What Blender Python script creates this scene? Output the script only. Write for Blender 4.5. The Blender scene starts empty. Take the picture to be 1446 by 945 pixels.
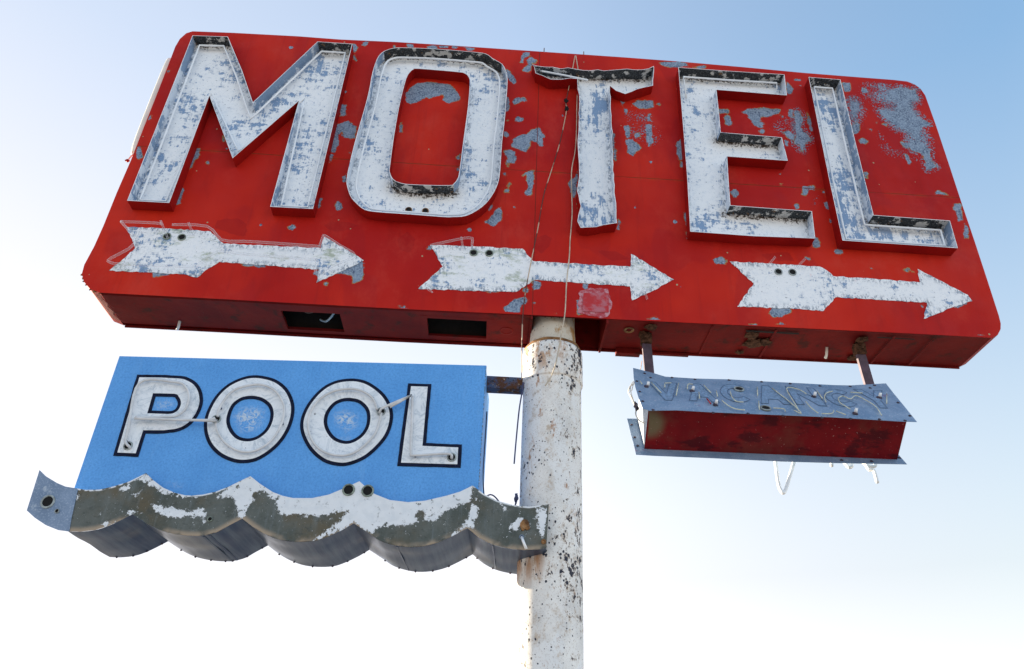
import bpy, math, random
import numpy as np
from mathutils import Vector, Matrix
from mathutils.geometry import delaunay_2d_cdt

S = bpy.context.scene
COL = S.collection
rnd = random.Random(7)

# ---------------------------------------------------------------- camera
def setup_camera():
    yaw, pitch, roll = -0.01923, 0.54675, 0.04346
    loc = Vector((-0.2980, -4.3820, -2.8286))
    f = Vector((-math.sin(yaw)*math.cos(pitch), math.cos(yaw)*math.cos(pitch), math.sin(pitch)))
    r = Vector((math.cos(yaw), math.sin(yaw), 0))
    u = r.cross(f)
    r2 = math.cos(roll)*r + math.sin(roll)*u
    u2 = -math.sin(roll)*r + math.cos(roll)*u
    cd = bpy.data.cameras.new('camera'); cam = bpy.data.objects.new('camera', cd); COL.objects.link(cam)
    m = Matrix((r2, u2, -f)).transposed().to_4x4(); m.translation = loc
    cam.matrix_world = m
    cd.sensor_width = 36.0; cd.lens = 1108.56/1446*36.0
    cd.clip_start = 0.05; cd.clip_end = 8000
    S.camera = cam
setup_camera()

# ---------------------------------------------------------------- sky, sun, exposure
SUN_EL, SUN_AZ = math.radians(12.0), math.radians(-58.0)      # azimuth clockwise from +y
w = bpy.data.worlds.new('World'); S.world = w; w.use_nodes = True
nt = w.node_tree; nt.nodes.clear()
sky = nt.nodes.new('ShaderNodeTexSky'); sky.sky_type = 'NISHITA'; sky.sun_disc = False
sky.sun_elevation = SUN_EL; sky.sun_rotation = SUN_AZ
sky.air_density = 1.8; sky.dust_density = 0.15; sky.ozone_density = 3.0
bg = nt.nodes.new('ShaderNodeBackground'); bg.inputs['Strength'].default_value = 0.12
wo = nt.nodes.new('ShaderNodeOutputWorld')
wbal = nt.nodes.new('ShaderNodeVectorMath'); wbal.operation = 'MULTIPLY'; wbal.inputs[1].default_value = (.965, .952, 1.015)   # white balance
hs = nt.nodes.new('ShaderNodeHueSaturation')
# aerosol whitening of the clear sky: paler towards the horizon and towards the sun
def wm(op, a, b, clamp=False):
    n = nt.nodes.new('ShaderNodeMath'); n.operation = op; n.use_clamp = clamp
    for i, v in enumerate((a, b)):
        if isinstance(v, bpy.types.NodeSocket): nt.links.new(v, n.inputs[i])
        else: n.inputs[i].default_value = v
    return n.outputs[0]
wtc = nt.nodes.new('ShaderNodeTexCoord'); wnm = nt.nodes.new('ShaderNodeVectorMath'); wnm.operation = 'NORMALIZE'
nt.links.new(wtc.outputs['Generated'], wnm.inputs[0])
wdt = nt.nodes.new('ShaderNodeVectorMath'); wdt.operation = 'DOT_PRODUCT'; nt.links.new(wnm.outputs[0], wdt.inputs[0])
wdt.inputs[1].default_value = (math.sin(SUN_AZ)*math.cos(SUN_EL), math.cos(SUN_AZ)*math.cos(SUN_EL), math.sin(SUN_EL))
wsp = nt.nodes.new('ShaderNodeSeparateXYZ'); nt.links.new(wnm.outputs[0], wsp.inputs[0])
dsun = wm('MAXIMUM', wdt.outputs['Value'], 0.0); zlow = wm('MAXIMUM', wm('SUBTRACT', .71, wsp.outputs[2]), 0.0)
sat = wm('MULTIPLY', wm('SUBTRACT', wm('SUBTRACT', 1.28, wm('MULTIPLY', dsun, .9)), wm('MULTIPLY', zlow, 1.75)), .8)
nt.links.new(wm('MAXIMUM', sat, .06), hs.inputs['Saturation'])
val = wm('SUBTRACT', wm('SUBTRACT', 1.0, wm('MULTIPLY', wm('MAXIMUM', wm('SUBTRACT', dsun, .48), 0.0), .75)), wm('MULTIPLY', zlow, .28))
nt.links.new(val, hs.inputs['Value'])
nt.links.new(sky.outputs[0], hs.inputs['Color']); nt.links.new(hs.outputs[0], wbal.inputs[0]); nt.links.new(wbal.outputs[0], bg.inputs[0]); nt.links.new(bg.outputs[0], wo.inputs[0])
sd = bpy.data.lights.new('sun', 'SUN'); sd.energy = 5.0; sd.angle = math.radians(0.5); sd.color = (1.0, .84, .62)
so = bpy.data.objects.new('sun', sd); COL.objects.link(so)
sun_dir = Vector((math.sin(SUN_AZ)*math.cos(SUN_EL), math.cos(SUN_AZ)*math.cos(SUN_EL), math.sin(SUN_EL)))
so.rotation_euler = sun_dir.to_track_quat('Z', 'Y').to_euler(); so.location = sun_dir*30
S.view_settings.view_transform = 'Standard'; S.view_settings.look = 'None'
S.view_settings.gamma = 1.0; S.view_settings.exposure = 1.86; S.view_settings.use_curve_mapping = False
S.render.engine = 'CYCLES'
S.render.resolution_x = 1024; S.render.resolution_y = 669

# measured shapes of the place, in metres
T = {
 'cam': {'f':1108.5613,'yaw':-0.0192,'pitch':0.5467,'roll':0.0435,'C':[-0.298,-4.382,-2.8286]},
 'face': [[-3.1058,0.2071],[-3.0885,0.3639],[-3.0811,0.5438],[-3.0787,0.8483],[-3.0691,1.1644],[-3.0691,1.5365],[-3.0682,1.9102],[-3.0698,2.3235],[-3.0706,2.4215],[-3.0582,2.5196],[-3.0246,2.5941],[-2.979,2.6226],[-2.6411,2.6337],[-2.1123,2.6386],[-1.7568,2.6295],[-1.2853,2.6398],[-0.8109,2.6376],[-0.3353,2.631],[0.1408,2.6244],[0.6177,2.6178],[1.0947,2.6059],[1.6306,2.5832],[2.1414,2.5567],[2.5821,2.5433],[2.8921,2.5352],[3.004,2.5258],[3.0625,2.4936],[3.0989,2.4453],[3.1194,2.3689],[3.1239,2.0143],[3.1216,1.5987],[3.1174,1.1827],[3.1174,0.8473],[3.1137,0.482],[3.1096,0.1976],[3.1045,0.1342],[3.0901,0.088],[3.0572,0.041],[3.0062,0.0144],[2.4296,0.0145],[1.7586,0.0097],[1.0911,0.0049],[0.5217,0.0011],[-0.0453,-0.0004],[-0.5159,-0.0049],[-0.9848,-0.0087],[-1.5459,-0.0086],[-2.1983,-0.0077],[-2.9334,-0.0091],[-3.0083,0.017],[-3.0646,0.0703],[-3.0982,0.1316]],
 'letters': {'M':[[-2.9095,2.4534],[-2.6267,2.4652],[-2.4286,2.078],[-2.2718,1.7313],[-1.9011,2.4697],[-1.6171,2.4676],[-1.6428,0.7198],[-1.9406,0.7185],[-1.9297,1.7771],[-2.2974,1.1497],[-2.6132,1.7769],[-2.6367,0.7023],[-2.9275,0.7014]],'O':[[-1.3304,2.419],[-1.2856,2.4431],[-1.2165,2.458],[-0.9531,2.4671],[-0.6454,2.4571],[-0.5296,2.4444],[-0.4694,2.3926],[-0.3903,2.3316],[-0.3568,2.2561],[-0.3397,2.161],[-0.339,1.9592],[-0.3436,1.6746],[-0.3529,1.4757],[-0.3542,1.1907],[-0.365,1.0527],[-0.4046,0.9271],[-0.4661,0.8242],[-0.5685,0.7373],[-0.666,0.7175],[-0.7315,0.7128],[-0.9624,0.7195],[-1.1931,0.7241],[-1.2854,0.7387],[-1.3504,0.792],[-1.4005,0.8534],[-1.4395,0.9497],[-1.4509,1.016],[-1.4521,1.1527],[-1.4408,1.4378],[-1.42,1.7389],[-1.4115,1.9482],[-1.4121,2.137],[-1.3961,2.3051],[-1.3677,2.3813]],'Oh':[[-1.1144,2.1765],[-1.0947,2.2031],[-1.0586,2.2173],[-0.7421,2.2061],[-0.685,2.1944],[-0.6527,2.1615],[-0.6368,2.0893],[-0.6326,1.8299],[-0.6429,1.4527],[-0.6507,1.145],[-0.6593,1.0758],[-0.6813,1.029],[-0.722,1.0079],[-0.9914,0.9967],[-1.0773,1.0104],[-1.123,1.0408],[-1.1528,1.1067],[-1.1574,1.1754],[-1.1628,1.46],[-1.158,1.8122],[-1.1391,2.0923]],'T':[[-0.1474,2.3585],[-0.1087,2.3337],[-0.0439,2.3309],[0.0858,2.3282],[0.2001,2.3269],[0.3336,2.3245],[0.4866,2.335],[0.6211,2.3523],[0.7456,2.3519],[0.7985,2.3734],[0.8447,2.4086],[0.8387,2.304],[0.8286,2.1926],[0.7448,2.1445],[0.6011,2.0783],[0.5271,2.1071],[0.4773,2.1354],[0.4817,2.0281],[0.483,1.6911],[0.4772,1.2543],[0.4861,0.9818],[0.4884,0.7388],[0.3917,0.7256],[0.2917,0.691],[0.2339,0.6932],[0.2094,0.7337],[0.2338,0.8753],[0.2112,1.0283],[0.2264,1.2351],[0.2175,1.4721],[0.2263,1.7209],[0.2319,1.9805],[0.2184,2.2007],[0.1053,2.191],[0.0018,2.1739],[-0.0647,2.2122],[-0.1183,2.249]],'E':[[1.0462,2.4171],[1.4534,2.4095],[1.9182,2.4069],[1.9031,2.16],[1.6165,2.1682],[1.3362,2.1769],[1.3308,1.9392],[1.3228,1.7022],[1.5546,1.6935],[1.7943,1.6855],[1.804,1.442],[1.3454,1.4507],[1.3296,1.1946],[1.3184,0.9692],[1.9089,0.9573],[1.8917,0.7071],[1.4511,0.6966],[1.0053,0.7061],[1.0245,1.2216],[1.0373,1.8868]],'L':[[2.1154,2.3934],[2.3763,2.3854],[2.3647,1.6902],[2.3571,0.954],[2.9118,0.9418],[2.9042,0.6916],[2.0846,0.7024],[2.0901,1.2518],[2.1016,1.8337]]},
 'arrows': [[[-2.9237,0.5441],[-2.6372,0.5485],[-2.3404,0.5455],[-2.2907,0.4994],[-2.224,0.445],[-1.8844,0.4491],[-1.5593,0.4521],[-1.552,0.5513],[-1.3972,0.4595],[-1.2524,0.3667],[-1.3918,0.2678],[-1.5422,0.1625],[-1.5449,0.2706],[-1.882,0.2799],[-2.2195,0.2911],[-2.2812,0.2302],[-2.3377,0.1519],[-2.4331,0.1733],[-2.6578,0.1712],[-2.9266,0.1679],[-2.8655,0.2659],[-2.8106,0.3653],[-2.868,0.4588]],[[-0.8129,0.5323],[-0.4898,0.5397],[-0.1655,0.5432],[-0.092,0.4414],[0.2346,0.4396],[0.5874,0.4376],[0.5966,0.5505],[0.7458,0.4484],[0.8851,0.3512],[0.7345,0.2476],[0.5875,0.1584],[0.5776,0.273],[0.2481,0.278],[-0.0765,0.2816],[-0.1982,0.1772],[-0.5251,0.1645],[-0.8585,0.1584],[-0.7079,0.3534]],[[1.2939,0.5325],[1.6125,0.5326],[1.9315,0.5308],[1.9742,0.5004],[2.0106,0.4544],[2.3146,0.4497],[2.6196,0.4411],[2.6311,0.5586],[2.7927,0.4527],[2.9346,0.3571],[2.9523,0.3056],[2.7858,0.239],[2.5739,0.1356],[2.6297,0.2715],[2.294,0.2739],[1.9979,0.2769],[1.9391,0.2082],[1.8914,0.1556],[1.6843,0.1605],[1.3021,0.1541],[1.4389,0.353]]],
 'arrow_tubes': [[[-2.6537,0.5253],[-2.6799,0.5373],[-2.9091,0.5328],[-2.9121,0.5168],[-2.7832,0.3603],[-2.9067,0.2194],[-2.9058,0.1915],[-2.8578,0.18],[-2.3551,0.1882],[-2.3229,0.209],[-2.2224,0.3229],[-1.9179,0.3117],[-1.5608,0.3022],[-1.5504,0.3029],[-1.5454,0.2097],[-1.5208,0.1966],[-1.3002,0.3542],[-1.5256,0.5068],[-1.5423,0.4958],[-1.5501,0.4213],[-1.5722,0.4159],[-1.8944,0.4224],[-2.2155,0.4251],[-2.3405,0.5338],[-2.5782,0.5307],[-2.5882,0.5102],[-2.5156,0.4663]],[[-0.7972,0.4783],[-0.595,0.5487],[-0.5285,0.5591],[-0.5172,0.5448],[-0.5171,0.4978]]],
 'arrow_holes': [[[-2.6227,0.4784],[-2.5204,0.4777]],[[-0.5058,0.4824],[-0.3965,0.4862]],[[1.6261,0.4638],[1.7248,0.4666]]],
 'arrow_stubs': [[[-2.6678,0.5629],[-2.6091,0.4582]],[[-2.4765,0.5606],[-2.4427,0.4995]],[[-0.5967,0.5667],[-0.5808,0.5112]],[[1.5945,0.5459],[1.5484,0.4978]],[[1.8034,0.5406],[1.7584,0.5063]],[[0.6545,0.2191],[0.6884,0.1685]],[[-0.7959,0.1236],[-0.7605,0.1294]]],
 'peel': [[[-1.6437,2.5885],[-1.6166,2.581],[-1.5945,2.5388],[-1.6158,2.4833],[-1.6301,2.5063]],[[-1.6245,2.4534],[-1.6041,2.4456],[-1.5852,2.3801],[-1.6063,2.4021]],[[-1.5423,2.6343],[-1.5197,2.6363],[-1.5175,2.5949],[-1.53,2.5662],[-1.5683,2.5755]],[[-1.3119,2.5937],[-1.2893,2.5957],[-1.2897,2.571],[-1.3064,2.5744]],[[-1.2254,2.6391],[-1.1564,2.6373],[-1.1347,2.5849],[-1.1901,2.5849],[-1.2008,2.6234]],[[-1.0227,2.6097],[-0.9656,2.6297],[-0.9394,2.5925],[-0.9543,2.5765],[-1.0232,2.5801]],[[-1.0257,2.5981],[-0.983,2.6246],[-0.9406,2.5981],[-0.939,2.5787],[-1.0087,2.577]],[[-0.9277,2.622],[-0.8532,2.6317],[-0.8436,2.6114],[-0.9105,2.5963]],[[-0.8283,2.6339],[-0.7627,2.6292],[-0.7812,2.6079],[-0.8114,2.6097]],[[-0.7073,2.6266],[-0.6322,2.6303],[-0.654,2.5786],[-0.6893,2.583]],[[-1.1339,1.9313],[-1.1394,2.0264],[-1.1182,2.0973],[-1.057,2.1585],[-0.9721,2.1798],[-0.8452,2.1653],[-0.7967,2.1639],[-0.7427,2.0875],[-0.7097,2.0281],[-0.712,1.9937],[-0.7993,1.9524],[-0.8398,1.983],[-0.8348,2.0383],[-0.8549,2.0503],[-0.8995,2.0122],[-0.9456,1.9947],[-0.9846,2.0051],[-1.0178,1.9546],[-1.0896,1.9147]],[[-1.1467,1.7045],[-1.1319,1.6797],[-1.1289,1.6026],[-1.1465,1.5948]],[[-0.2192,2.6098],[-0.1643,2.6223],[-0.1681,2.5768],[-0.2071,2.5361],[-0.2252,2.4752],[-0.2501,2.476]],[[-0.1476,2.5562],[-0.1117,2.5148],[-0.1158,2.4774],[-0.1455,2.4675],[-0.1485,2.3868],[-0.1725,2.363],[-0.227,2.3727],[-0.1752,2.4649],[-0.1915,2.5151]],[[-0.3556,2.3833],[-0.3302,2.3638],[-0.2835,2.2958],[-0.2666,2.2331],[-0.2903,2.2127],[-0.3312,2.2631],[-0.3481,2.3189]],[[-0.3384,2.08],[-0.3123,2.0271],[-0.3218,1.9042],[-0.3493,1.8818],[-0.3577,1.9688]],[[-0.2922,2.0014],[-0.2746,2.044],[-0.2129,2.0698],[-0.1688,2.0391],[-0.1729,2.0141],[-0.2208,2.0142],[-0.2676,1.983]],[[-0.2756,1.8081],[-0.2439,1.8438],[-0.1964,1.8344],[-0.1954,1.8014],[-0.2324,1.7813],[-0.2654,1.7865]],[[-0.341,1.7962],[-0.3131,1.805],[-0.317,1.7849]],[[-0.3497,1.6715],[-0.3175,1.6805],[-0.304,1.643],[-0.3239,1.6093],[-0.3478,1.6266]],[[-0.2839,1.53],[-0.2679,1.5947],[-0.2095,1.6505],[-0.1726,1.6599],[-0.1366,1.708],[-0.0948,1.7179],[-0.0768,1.7519],[-0.062,1.714],[-0.0287,1.6714],[-0.0188,1.6336],[-0.0465,1.625],[-0.036,1.5496],[-0.0634,1.5373],[-0.0874,1.5835],[-0.1338,1.5926],[-0.1368,1.529],[-0.1674,1.4703],[-0.2134,1.4791],[-0.2416,1.502]],[[-0.3362,1.4633],[-0.2871,1.4921],[-0.2494,1.4639],[-0.2378,1.3905],[-0.2499,1.3467],[-0.3132,1.3479],[-0.3014,1.3917]],[[-0.3096,1.319],[-0.2827,1.3211],[-0.2866,1.3063]],[[-0.3288,1.2392],[-0.3068,1.2493],[-0.301,1.2174],[-0.3185,1.2077]],[[-0.3019,1.1286],[-0.2763,1.1541],[-0.2623,1.1374],[-0.2879,1.1121]],[[-0.3173,1.0749],[-0.2868,1.083],[-0.2815,1.0601],[-0.3118,1.0486]],[[-0.1895,1.2259],[-0.168,1.2574],[-0.1326,1.2782],[-0.1015,1.2926],[-0.1031,1.1671],[-0.1145,1.0842],[-0.1092,1.0497],[-0.1617,1.0343],[-0.1648,1.0804],[-0.1416,1.1055],[-0.1571,1.1867],[-0.1539,1.2345]],[[-0.4543,0.7653],[-0.4133,0.8013],[-0.3742,0.8821],[-0.3371,0.9243],[-0.3209,0.8524],[-0.3308,0.7851],[-0.3757,0.7358],[-0.4193,0.7513]],[[-0.2542,0.919],[-0.2242,0.9325],[-0.232,0.906]],[[-0.4272,0.9008],[-0.3948,0.9484],[-0.3969,0.903],[-0.4169,0.8701]],[[0.1554,1.1747],[0.1779,1.2238],[0.2182,1.2269],[0.2129,1.0736],[0.1995,1.0379],[0.1776,1.0942]],[[0.2233,1.3235],[0.2368,1.3124],[0.2089,1.1433],[0.2048,1.2259]],[[0.2304,1.0402],[0.2568,1.0306],[0.2253,0.937],[0.2168,0.9819]],[[0.5201,0.8573],[0.5321,0.8248],[0.5211,0.758],[0.5038,0.7568]],[[0.497,1.5423],[0.5155,1.5438],[0.5232,1.4384],[0.5072,1.4248]],[[0.4976,1.7213],[0.5162,1.7163],[0.5105,1.6835]],[[-0.6918,1.3689],[-0.6634,1.4142],[-0.6586,1.347]],[[-0.6788,1.2545],[-0.6653,1.316],[-0.6589,1.226]],[[0.9185,2.5691],[1.0025,2.6007],[1.154,2.599],[1.163,2.5533],[1.0224,2.5225],[0.9363,2.552]],[[1.2003,2.5473],[1.3039,2.5786],[1.3137,2.5479],[1.2494,2.5331]],[[0.575,2.1004],[0.6175,2.1039],[0.5908,2.033]],[[0.6738,2.0604],[0.7145,2.1034],[0.8365,2.1188],[0.8445,2.0455],[0.7826,2.0148],[0.7226,2.0183]],[[0.8652,2.0901],[0.902,2.0966],[0.9002,2.0672],[0.8673,2.0645]],[[0.5947,1.8152],[0.6362,1.8186],[0.6368,1.6882],[0.6071,1.6778]],[[0.5951,1.6688],[0.6592,1.6659],[0.7035,1.6134],[0.7194,1.583],[0.652,1.4991],[0.607,1.5269],[0.6153,1.5906]],[[0.7859,1.9642],[0.8162,1.9701],[0.8072,1.9155],[0.8229,1.8751],[0.7755,1.8796]],[[0.7678,1.8457],[0.8159,1.8579],[0.8073,1.7018],[0.8222,1.6547],[0.7781,1.5955],[0.7644,1.6662]],[[0.6617,1.7225],[0.7095,1.7426],[0.7194,1.7029],[0.6779,1.6915]],[[0.5983,2.008],[0.6317,2.0023],[0.6254,1.9342],[0.6057,1.9494]],[[0.9984,1.6687],[1.0362,1.7039],[1.0477,1.6246],[1.038,1.4979],[1.0078,1.48],[0.9927,1.557]],[[1.0125,1.4649],[1.0501,1.46],[1.0366,1.4051],[1.0119,1.4109]],[[0.4975,1.7256],[0.5184,1.7192],[0.503,1.5188],[0.4956,1.5812]],[[0.5016,1.5501],[0.5248,1.5519],[0.5236,1.4425],[0.5059,1.4257]],[[1.9731,2.44],[2.0165,2.3536],[2.0021,2.299],[1.9569,2.2863]],[[2.0286,2.4757],[2.0981,2.478],[2.0883,2.4553],[2.0374,2.451]],[[2.0677,2.4029],[2.0974,2.409],[2.0902,2.3868]],[[1.3644,2.057],[1.4478,2.0716],[1.4483,2.0256],[1.3707,2.0116]],[[1.4114,1.9844],[1.4395,1.9943],[1.461,1.9129],[1.4436,1.8815],[1.4018,1.8931]],[[1.5472,2.0337],[1.6023,2.0844],[1.7255,2.1054],[1.8672,2.0985],[1.8495,2.0509],[1.756,2.005],[1.701,2.0005],[1.6851,1.9612],[1.7185,1.9262],[1.7007,1.8724],[1.6338,1.8969],[1.6049,1.9698],[1.5949,2.0223]],[[1.6588,1.8393],[1.7096,1.8582],[1.7111,1.8287],[1.6767,1.8111]],[[1.9449,2.1049],[1.9783,2.1077],[1.9532,2.0135],[1.9279,2.0267]],[[1.8573,2.0285],[1.8904,2.0312],[1.8804,1.9999]],[[1.987,2.093],[2.0216,2.1035],[2.0447,2.0057],[2.0162,1.9278],[2.0189,1.8756],[2.0626,1.8125],[2.0684,1.7689],[2.0206,1.7505],[1.983,1.6463],[1.9723,1.6455],[1.9729,1.7176],[1.9255,1.7211],[1.9618,1.8192],[1.9725,1.9393]],[[1.8532,1.8475],[1.9087,1.8594],[1.9455,1.8179],[1.9268,1.765],[1.8869,1.7838]],[[1.8577,1.7668],[1.8868,1.7472],[1.8739,1.6953],[1.8535,1.701]],[[2.0915,2.0938],[2.0999,2.0102],[2.0996,1.8747],[2.082,1.8658],[2.0762,1.9779]],[[1.3683,1.1858],[1.4078,1.222],[1.4332,1.1774],[1.4025,1.129],[1.3836,1.1408]],[[1.9028,1.199],[1.931,1.2813],[2.0203,1.2947],[2.0124,1.2471],[1.967,1.2504],[1.9367,1.1882]],[[1.8363,1.0955],[1.8669,1.0977],[1.8594,1.0621],[1.8374,1.0696]],[[2.063,1.2442],[2.0929,1.2397],[2.0848,1.1926]],[[2.0745,1.1325],[2.091,1.1403],[2.0886,1.0684],[2.0745,1.0739]],[[1.7631,1.3978],[1.784,1.3994],[1.7702,1.375]],[[1.7485,1.2945],[1.7689,1.2934],[1.7608,1.2725]],[[2.8743,1.8882],[2.8944,1.8502],[2.9797,1.8046],[3.0044,1.7289],[2.9838,1.6633],[3.0115,1.5644],[2.9307,1.5208],[2.9425,1.6094],[2.9352,1.6978],[2.8654,1.7244],[2.8207,1.7791],[2.8657,1.8087]],[[2.7858,1.8154],[2.8267,1.8056],[2.8312,1.7411],[2.7998,1.7709]],[[2.5899,2.403],[2.6337,2.4211],[2.6496,2.3507],[2.5901,2.3528]],[[2.4404,2.4626],[2.5069,2.4683],[2.4927,2.366],[2.4392,2.3472]],[[2.4255,1.9586],[2.4826,2.0036],[2.4939,1.9374],[2.459,1.8814],[2.4271,1.8657]],[[2.4564,1.8089],[2.4972,1.8318],[2.5282,1.795],[2.5022,1.7604],[2.4613,1.7702]],[[2.6174,2.0213],[2.6534,2.031],[2.6428,2.0031]],[[2.6774,2.0059],[2.7269,2.0099],[2.7097,1.9749]],[[2.5479,1.9418],[2.5859,1.9381],[2.576,1.9134]],[[2.7952,1.6868],[2.8164,1.6757],[2.8216,1.5749],[2.7948,1.5603]],[[2.4281,1.4577],[2.4516,1.4595],[2.4385,1.4034],[2.4229,1.4083]],[[2.9274,1.285],[2.9679,1.3272],[3.0299,1.2769]],[[3.0399,1.1617],[3.1027,1.197],[3.1066,1.1665],[3.0681,1.1104],[3.0379,1.131]],[[3.0514,1.1948],[3.1071,1.1864],[3.0871,1.0377],[3.045,1.0226],[3.0579,1.1087]],[[3.0805,1.013],[3.1062,0.9668],[3.077,0.8582],[3.0477,0.8679]],[[-1.825,0.6256],[-1.7819,0.6489],[-1.7616,0.624],[-1.7806,0.5984],[-1.8124,0.6002]],[[-2.6492,0.1895],[-2.5299,0.1939],[-2.5204,0.1573],[-2.622,0.1449]],[[-1.4959,0.4401],[-1.4147,0.4165],[-1.252,0.3601],[-1.2393,0.2096],[-1.2943,0.1688],[-1.3123,0.2422],[-1.4208,0.2536],[-1.4961,0.3434]],[[-1.5791,0.243],[-1.5445,0.2641],[-1.5338,0.1993]],[[-2.084,0.2938],[-1.9034,0.3061],[-1.9035,0.2682],[-2.0488,0.2715]],[[-1.4859,0.1654],[-1.4688,0.172],[-1.4675,0.1444]],[[-0.82,0.5255],[-0.7973,0.5233],[-0.8017,0.489],[-0.8323,0.4963]],[[-0.0909,0.2798],[-0.0318,0.2748],[-0.038,0.2118],[-0.0964,0.1991]],[[-0.148,0.2134],[-0.1158,0.2156],[-0.1178,0.18],[-0.147,0.1816]],[[-0.2724,0.0393],[-0.2033,0.1217],[-0.1314,0.1439],[-0.1133,0.1188],[-0.158,0.0639],[-0.1633,0.0035],[-0.2563,-0.0025]],[[-0.402,0.1736],[-0.3086,0.2028],[-0.3142,0.1671],[-0.3793,0.1575]],[[0.2516,0.2757],[0.29,0.2782],[0.285,0.2331],[0.2628,0.2174]],[[0.2109,0.14],[0.2401,0.1419],[0.2492,0.0299],[0.2146,0.0226]],[[-0.9727,0.0111],[-0.933,0.0137],[-0.9354,-0.0035],[-0.968,-0.0056]],[[-0.2998,0.0084],[-0.2712,0.0102],[-0.2735,-0.0036]],[[0.0518,0.0207],[0.0878,0.023],[0.0807,0.0089]],[[0.6715,0.0142],[0.738,0.039],[0.7803,0.0212],[0.7575,0.0027],[0.6781,0.001]],[[-0.0866,0.0979],[-0.0649,0.0994],[-0.0689,0.0835]],[[1.1764,0.5412],[1.2286,0.5844],[1.2727,0.5478],[1.2606,0.5077],[1.189,0.5068]],[[1.5108,0.1191],[1.548,0.1671],[1.6711,0.1659],[1.6579,0.1286],[1.583,0.0876],[1.5295,0.0878]],[[1.5345,0.0129],[1.5848,0.0464],[1.6188,0.0183],[1.6014,0.003]],[[1.3605,0.0161],[1.4144,0.0231],[1.4122,0.0052]],[[1.8411,0.6066],[1.8812,0.6053],[1.8614,0.5822]],[[1.9149,0.7631],[1.9645,0.7665],[1.9598,0.7092],[1.9206,0.6983]],[[2.0557,0.6814],[2.0922,0.7042],[2.1214,0.686],[2.0994,0.6543],[2.0641,0.6559]],[[2.5308,0.5547],[2.573,0.5634],[2.5649,0.5276],[2.5332,0.5293]],[[2.5867,0.5388],[2.6079,0.5403],[2.6,0.5202]],[[2.2885,0.5481],[2.3284,0.5469],[2.3081,0.5259]],[[2.5723,0.2519],[2.6049,0.2577],[2.5894,0.2252]],[[2.9257,0.0294],[2.9569,0.0313],[2.9441,0.0128]],[[2.8634,0.0255],[2.8836,0.0268],[2.8704,0.0118]],[[2.7925,0.2568],[2.9408,0.3131],[2.8433,0.2416]],[[-2.6416,1.3217],[-2.6026,1.3097],[-2.5884,1.2512],[-2.6058,1.1981],[-2.6197,1.1023],[-2.6375,1.1009],[-2.6429,1.2173]],[[-2.5298,1.1966],[-2.4973,1.1962],[-2.4965,1.1699],[-2.5194,1.1754]],[[-2.64,0.93],[-2.6193,0.9315],[-2.6071,0.7805],[-2.6417,0.7616],[-2.6448,0.8462]],[[-1.6407,1.5386],[-1.6075,1.5413],[-1.5871,1.4656],[-1.6017,1.358],[-1.6343,1.3555],[-1.6375,1.4463]],[[-1.6471,1.3319],[-1.6091,1.3349],[-1.6054,1.2755],[-1.6299,1.244]],[[-1.5787,1.5358],[-1.4736,1.5442],[-1.5013,1.5032],[-1.5587,1.5141]],[[-1.5091,1.3653],[-1.4851,1.3898],[-1.4787,1.3451]],[[-1.5156,1.1141],[-1.4825,1.1455],[-1.4763,1.0668],[-1.4933,1.0727]],[[-1.6514,0.8919],[-1.6275,0.9075],[-1.6224,0.8115],[-1.6409,0.7965]],[[-1.5218,0.8394],[-1.5083,0.8886],[-1.4636,0.8368],[-1.4793,0.8015],[-1.5001,0.7999]],[[-1.8211,0.6122],[-1.791,0.6447],[-1.7663,0.6333],[-1.7738,0.6064],[-1.8081,0.5974]],[[-2.4649,1.4574],[-2.4364,1.4289],[-2.4387,1.3906]],[[-1.6337,1.6461],[-1.5534,1.6891],[-1.4796,1.6343],[-1.4766,1.5146],[-1.5443,1.5092],[-1.5803,1.5779],[-1.6138,1.5155],[-1.611,1.3866],[-1.6368,1.3568],[-1.6421,1.4778]],[[-1.6412,1.8683],[-1.5923,1.8597],[-1.5795,1.7485],[-1.6208,1.7328]],[[-3.0714,1.5809],[-3.07,1.6376],[-3.0399,1.6319],[-3.0368,1.5999],[-3.0526,1.5744]],[[-3.0707,1.2986],[-3.0382,1.3012],[-2.9949,1.1984],[-3.0135,1.1745],[-3.04,1.21]],[[-3.0628,2.1291],[-3.0476,2.1393],[-3.0385,2.1048]],[[1.8304,1.0948],[1.8584,1.1026],[1.863,1.0741],[1.8428,1.0588]],[[2.0605,0.6768],[2.0819,0.6998],[2.115,0.6913],[2.1154,0.6699],[2.0896,0.6468]],[[0.999,0.9655],[1.0296,0.962],[1.0272,0.8775],[1.0271,0.822],[1.014,0.821],[1.0035,0.9094]],[[1.0018,0.7762],[1.024,0.7832],[1.023,0.7177],[1.0072,0.7134]],[[1.9463,0.8209],[1.9661,0.7566],[1.9442,0.7031],[1.9063,0.7091]],[[2.0657,0.9802],[2.0927,0.9821],[2.0883,0.9423],[2.0732,0.9468]],[[2.0656,1.1353],[2.094,1.1432],[2.0898,1.0676],[2.069,1.0661]],[[2.061,1.2407],[2.0932,1.2431],[2.086,1.2012]],[[2.6923,2.1713],[2.8067,2.1531],[2.8875,2.1184],[2.9744,2.1117],[3.0612,2.0642],[3.0761,2.0247],[3.0148,1.9928],[2.9755,1.9494],[2.8768,1.9415],[2.816,2.0172],[2.7287,2.0643],[2.6906,2.116]],[[2.8661,2.4264],[2.9515,2.4481],[2.9996,2.4377],[3.0442,2.4126],[3.0596,2.3281],[3.0335,2.2807],[3.0035,2.3234],[2.9522,2.3619],[2.8846,2.3277],[2.8636,2.3687]]],
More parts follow.
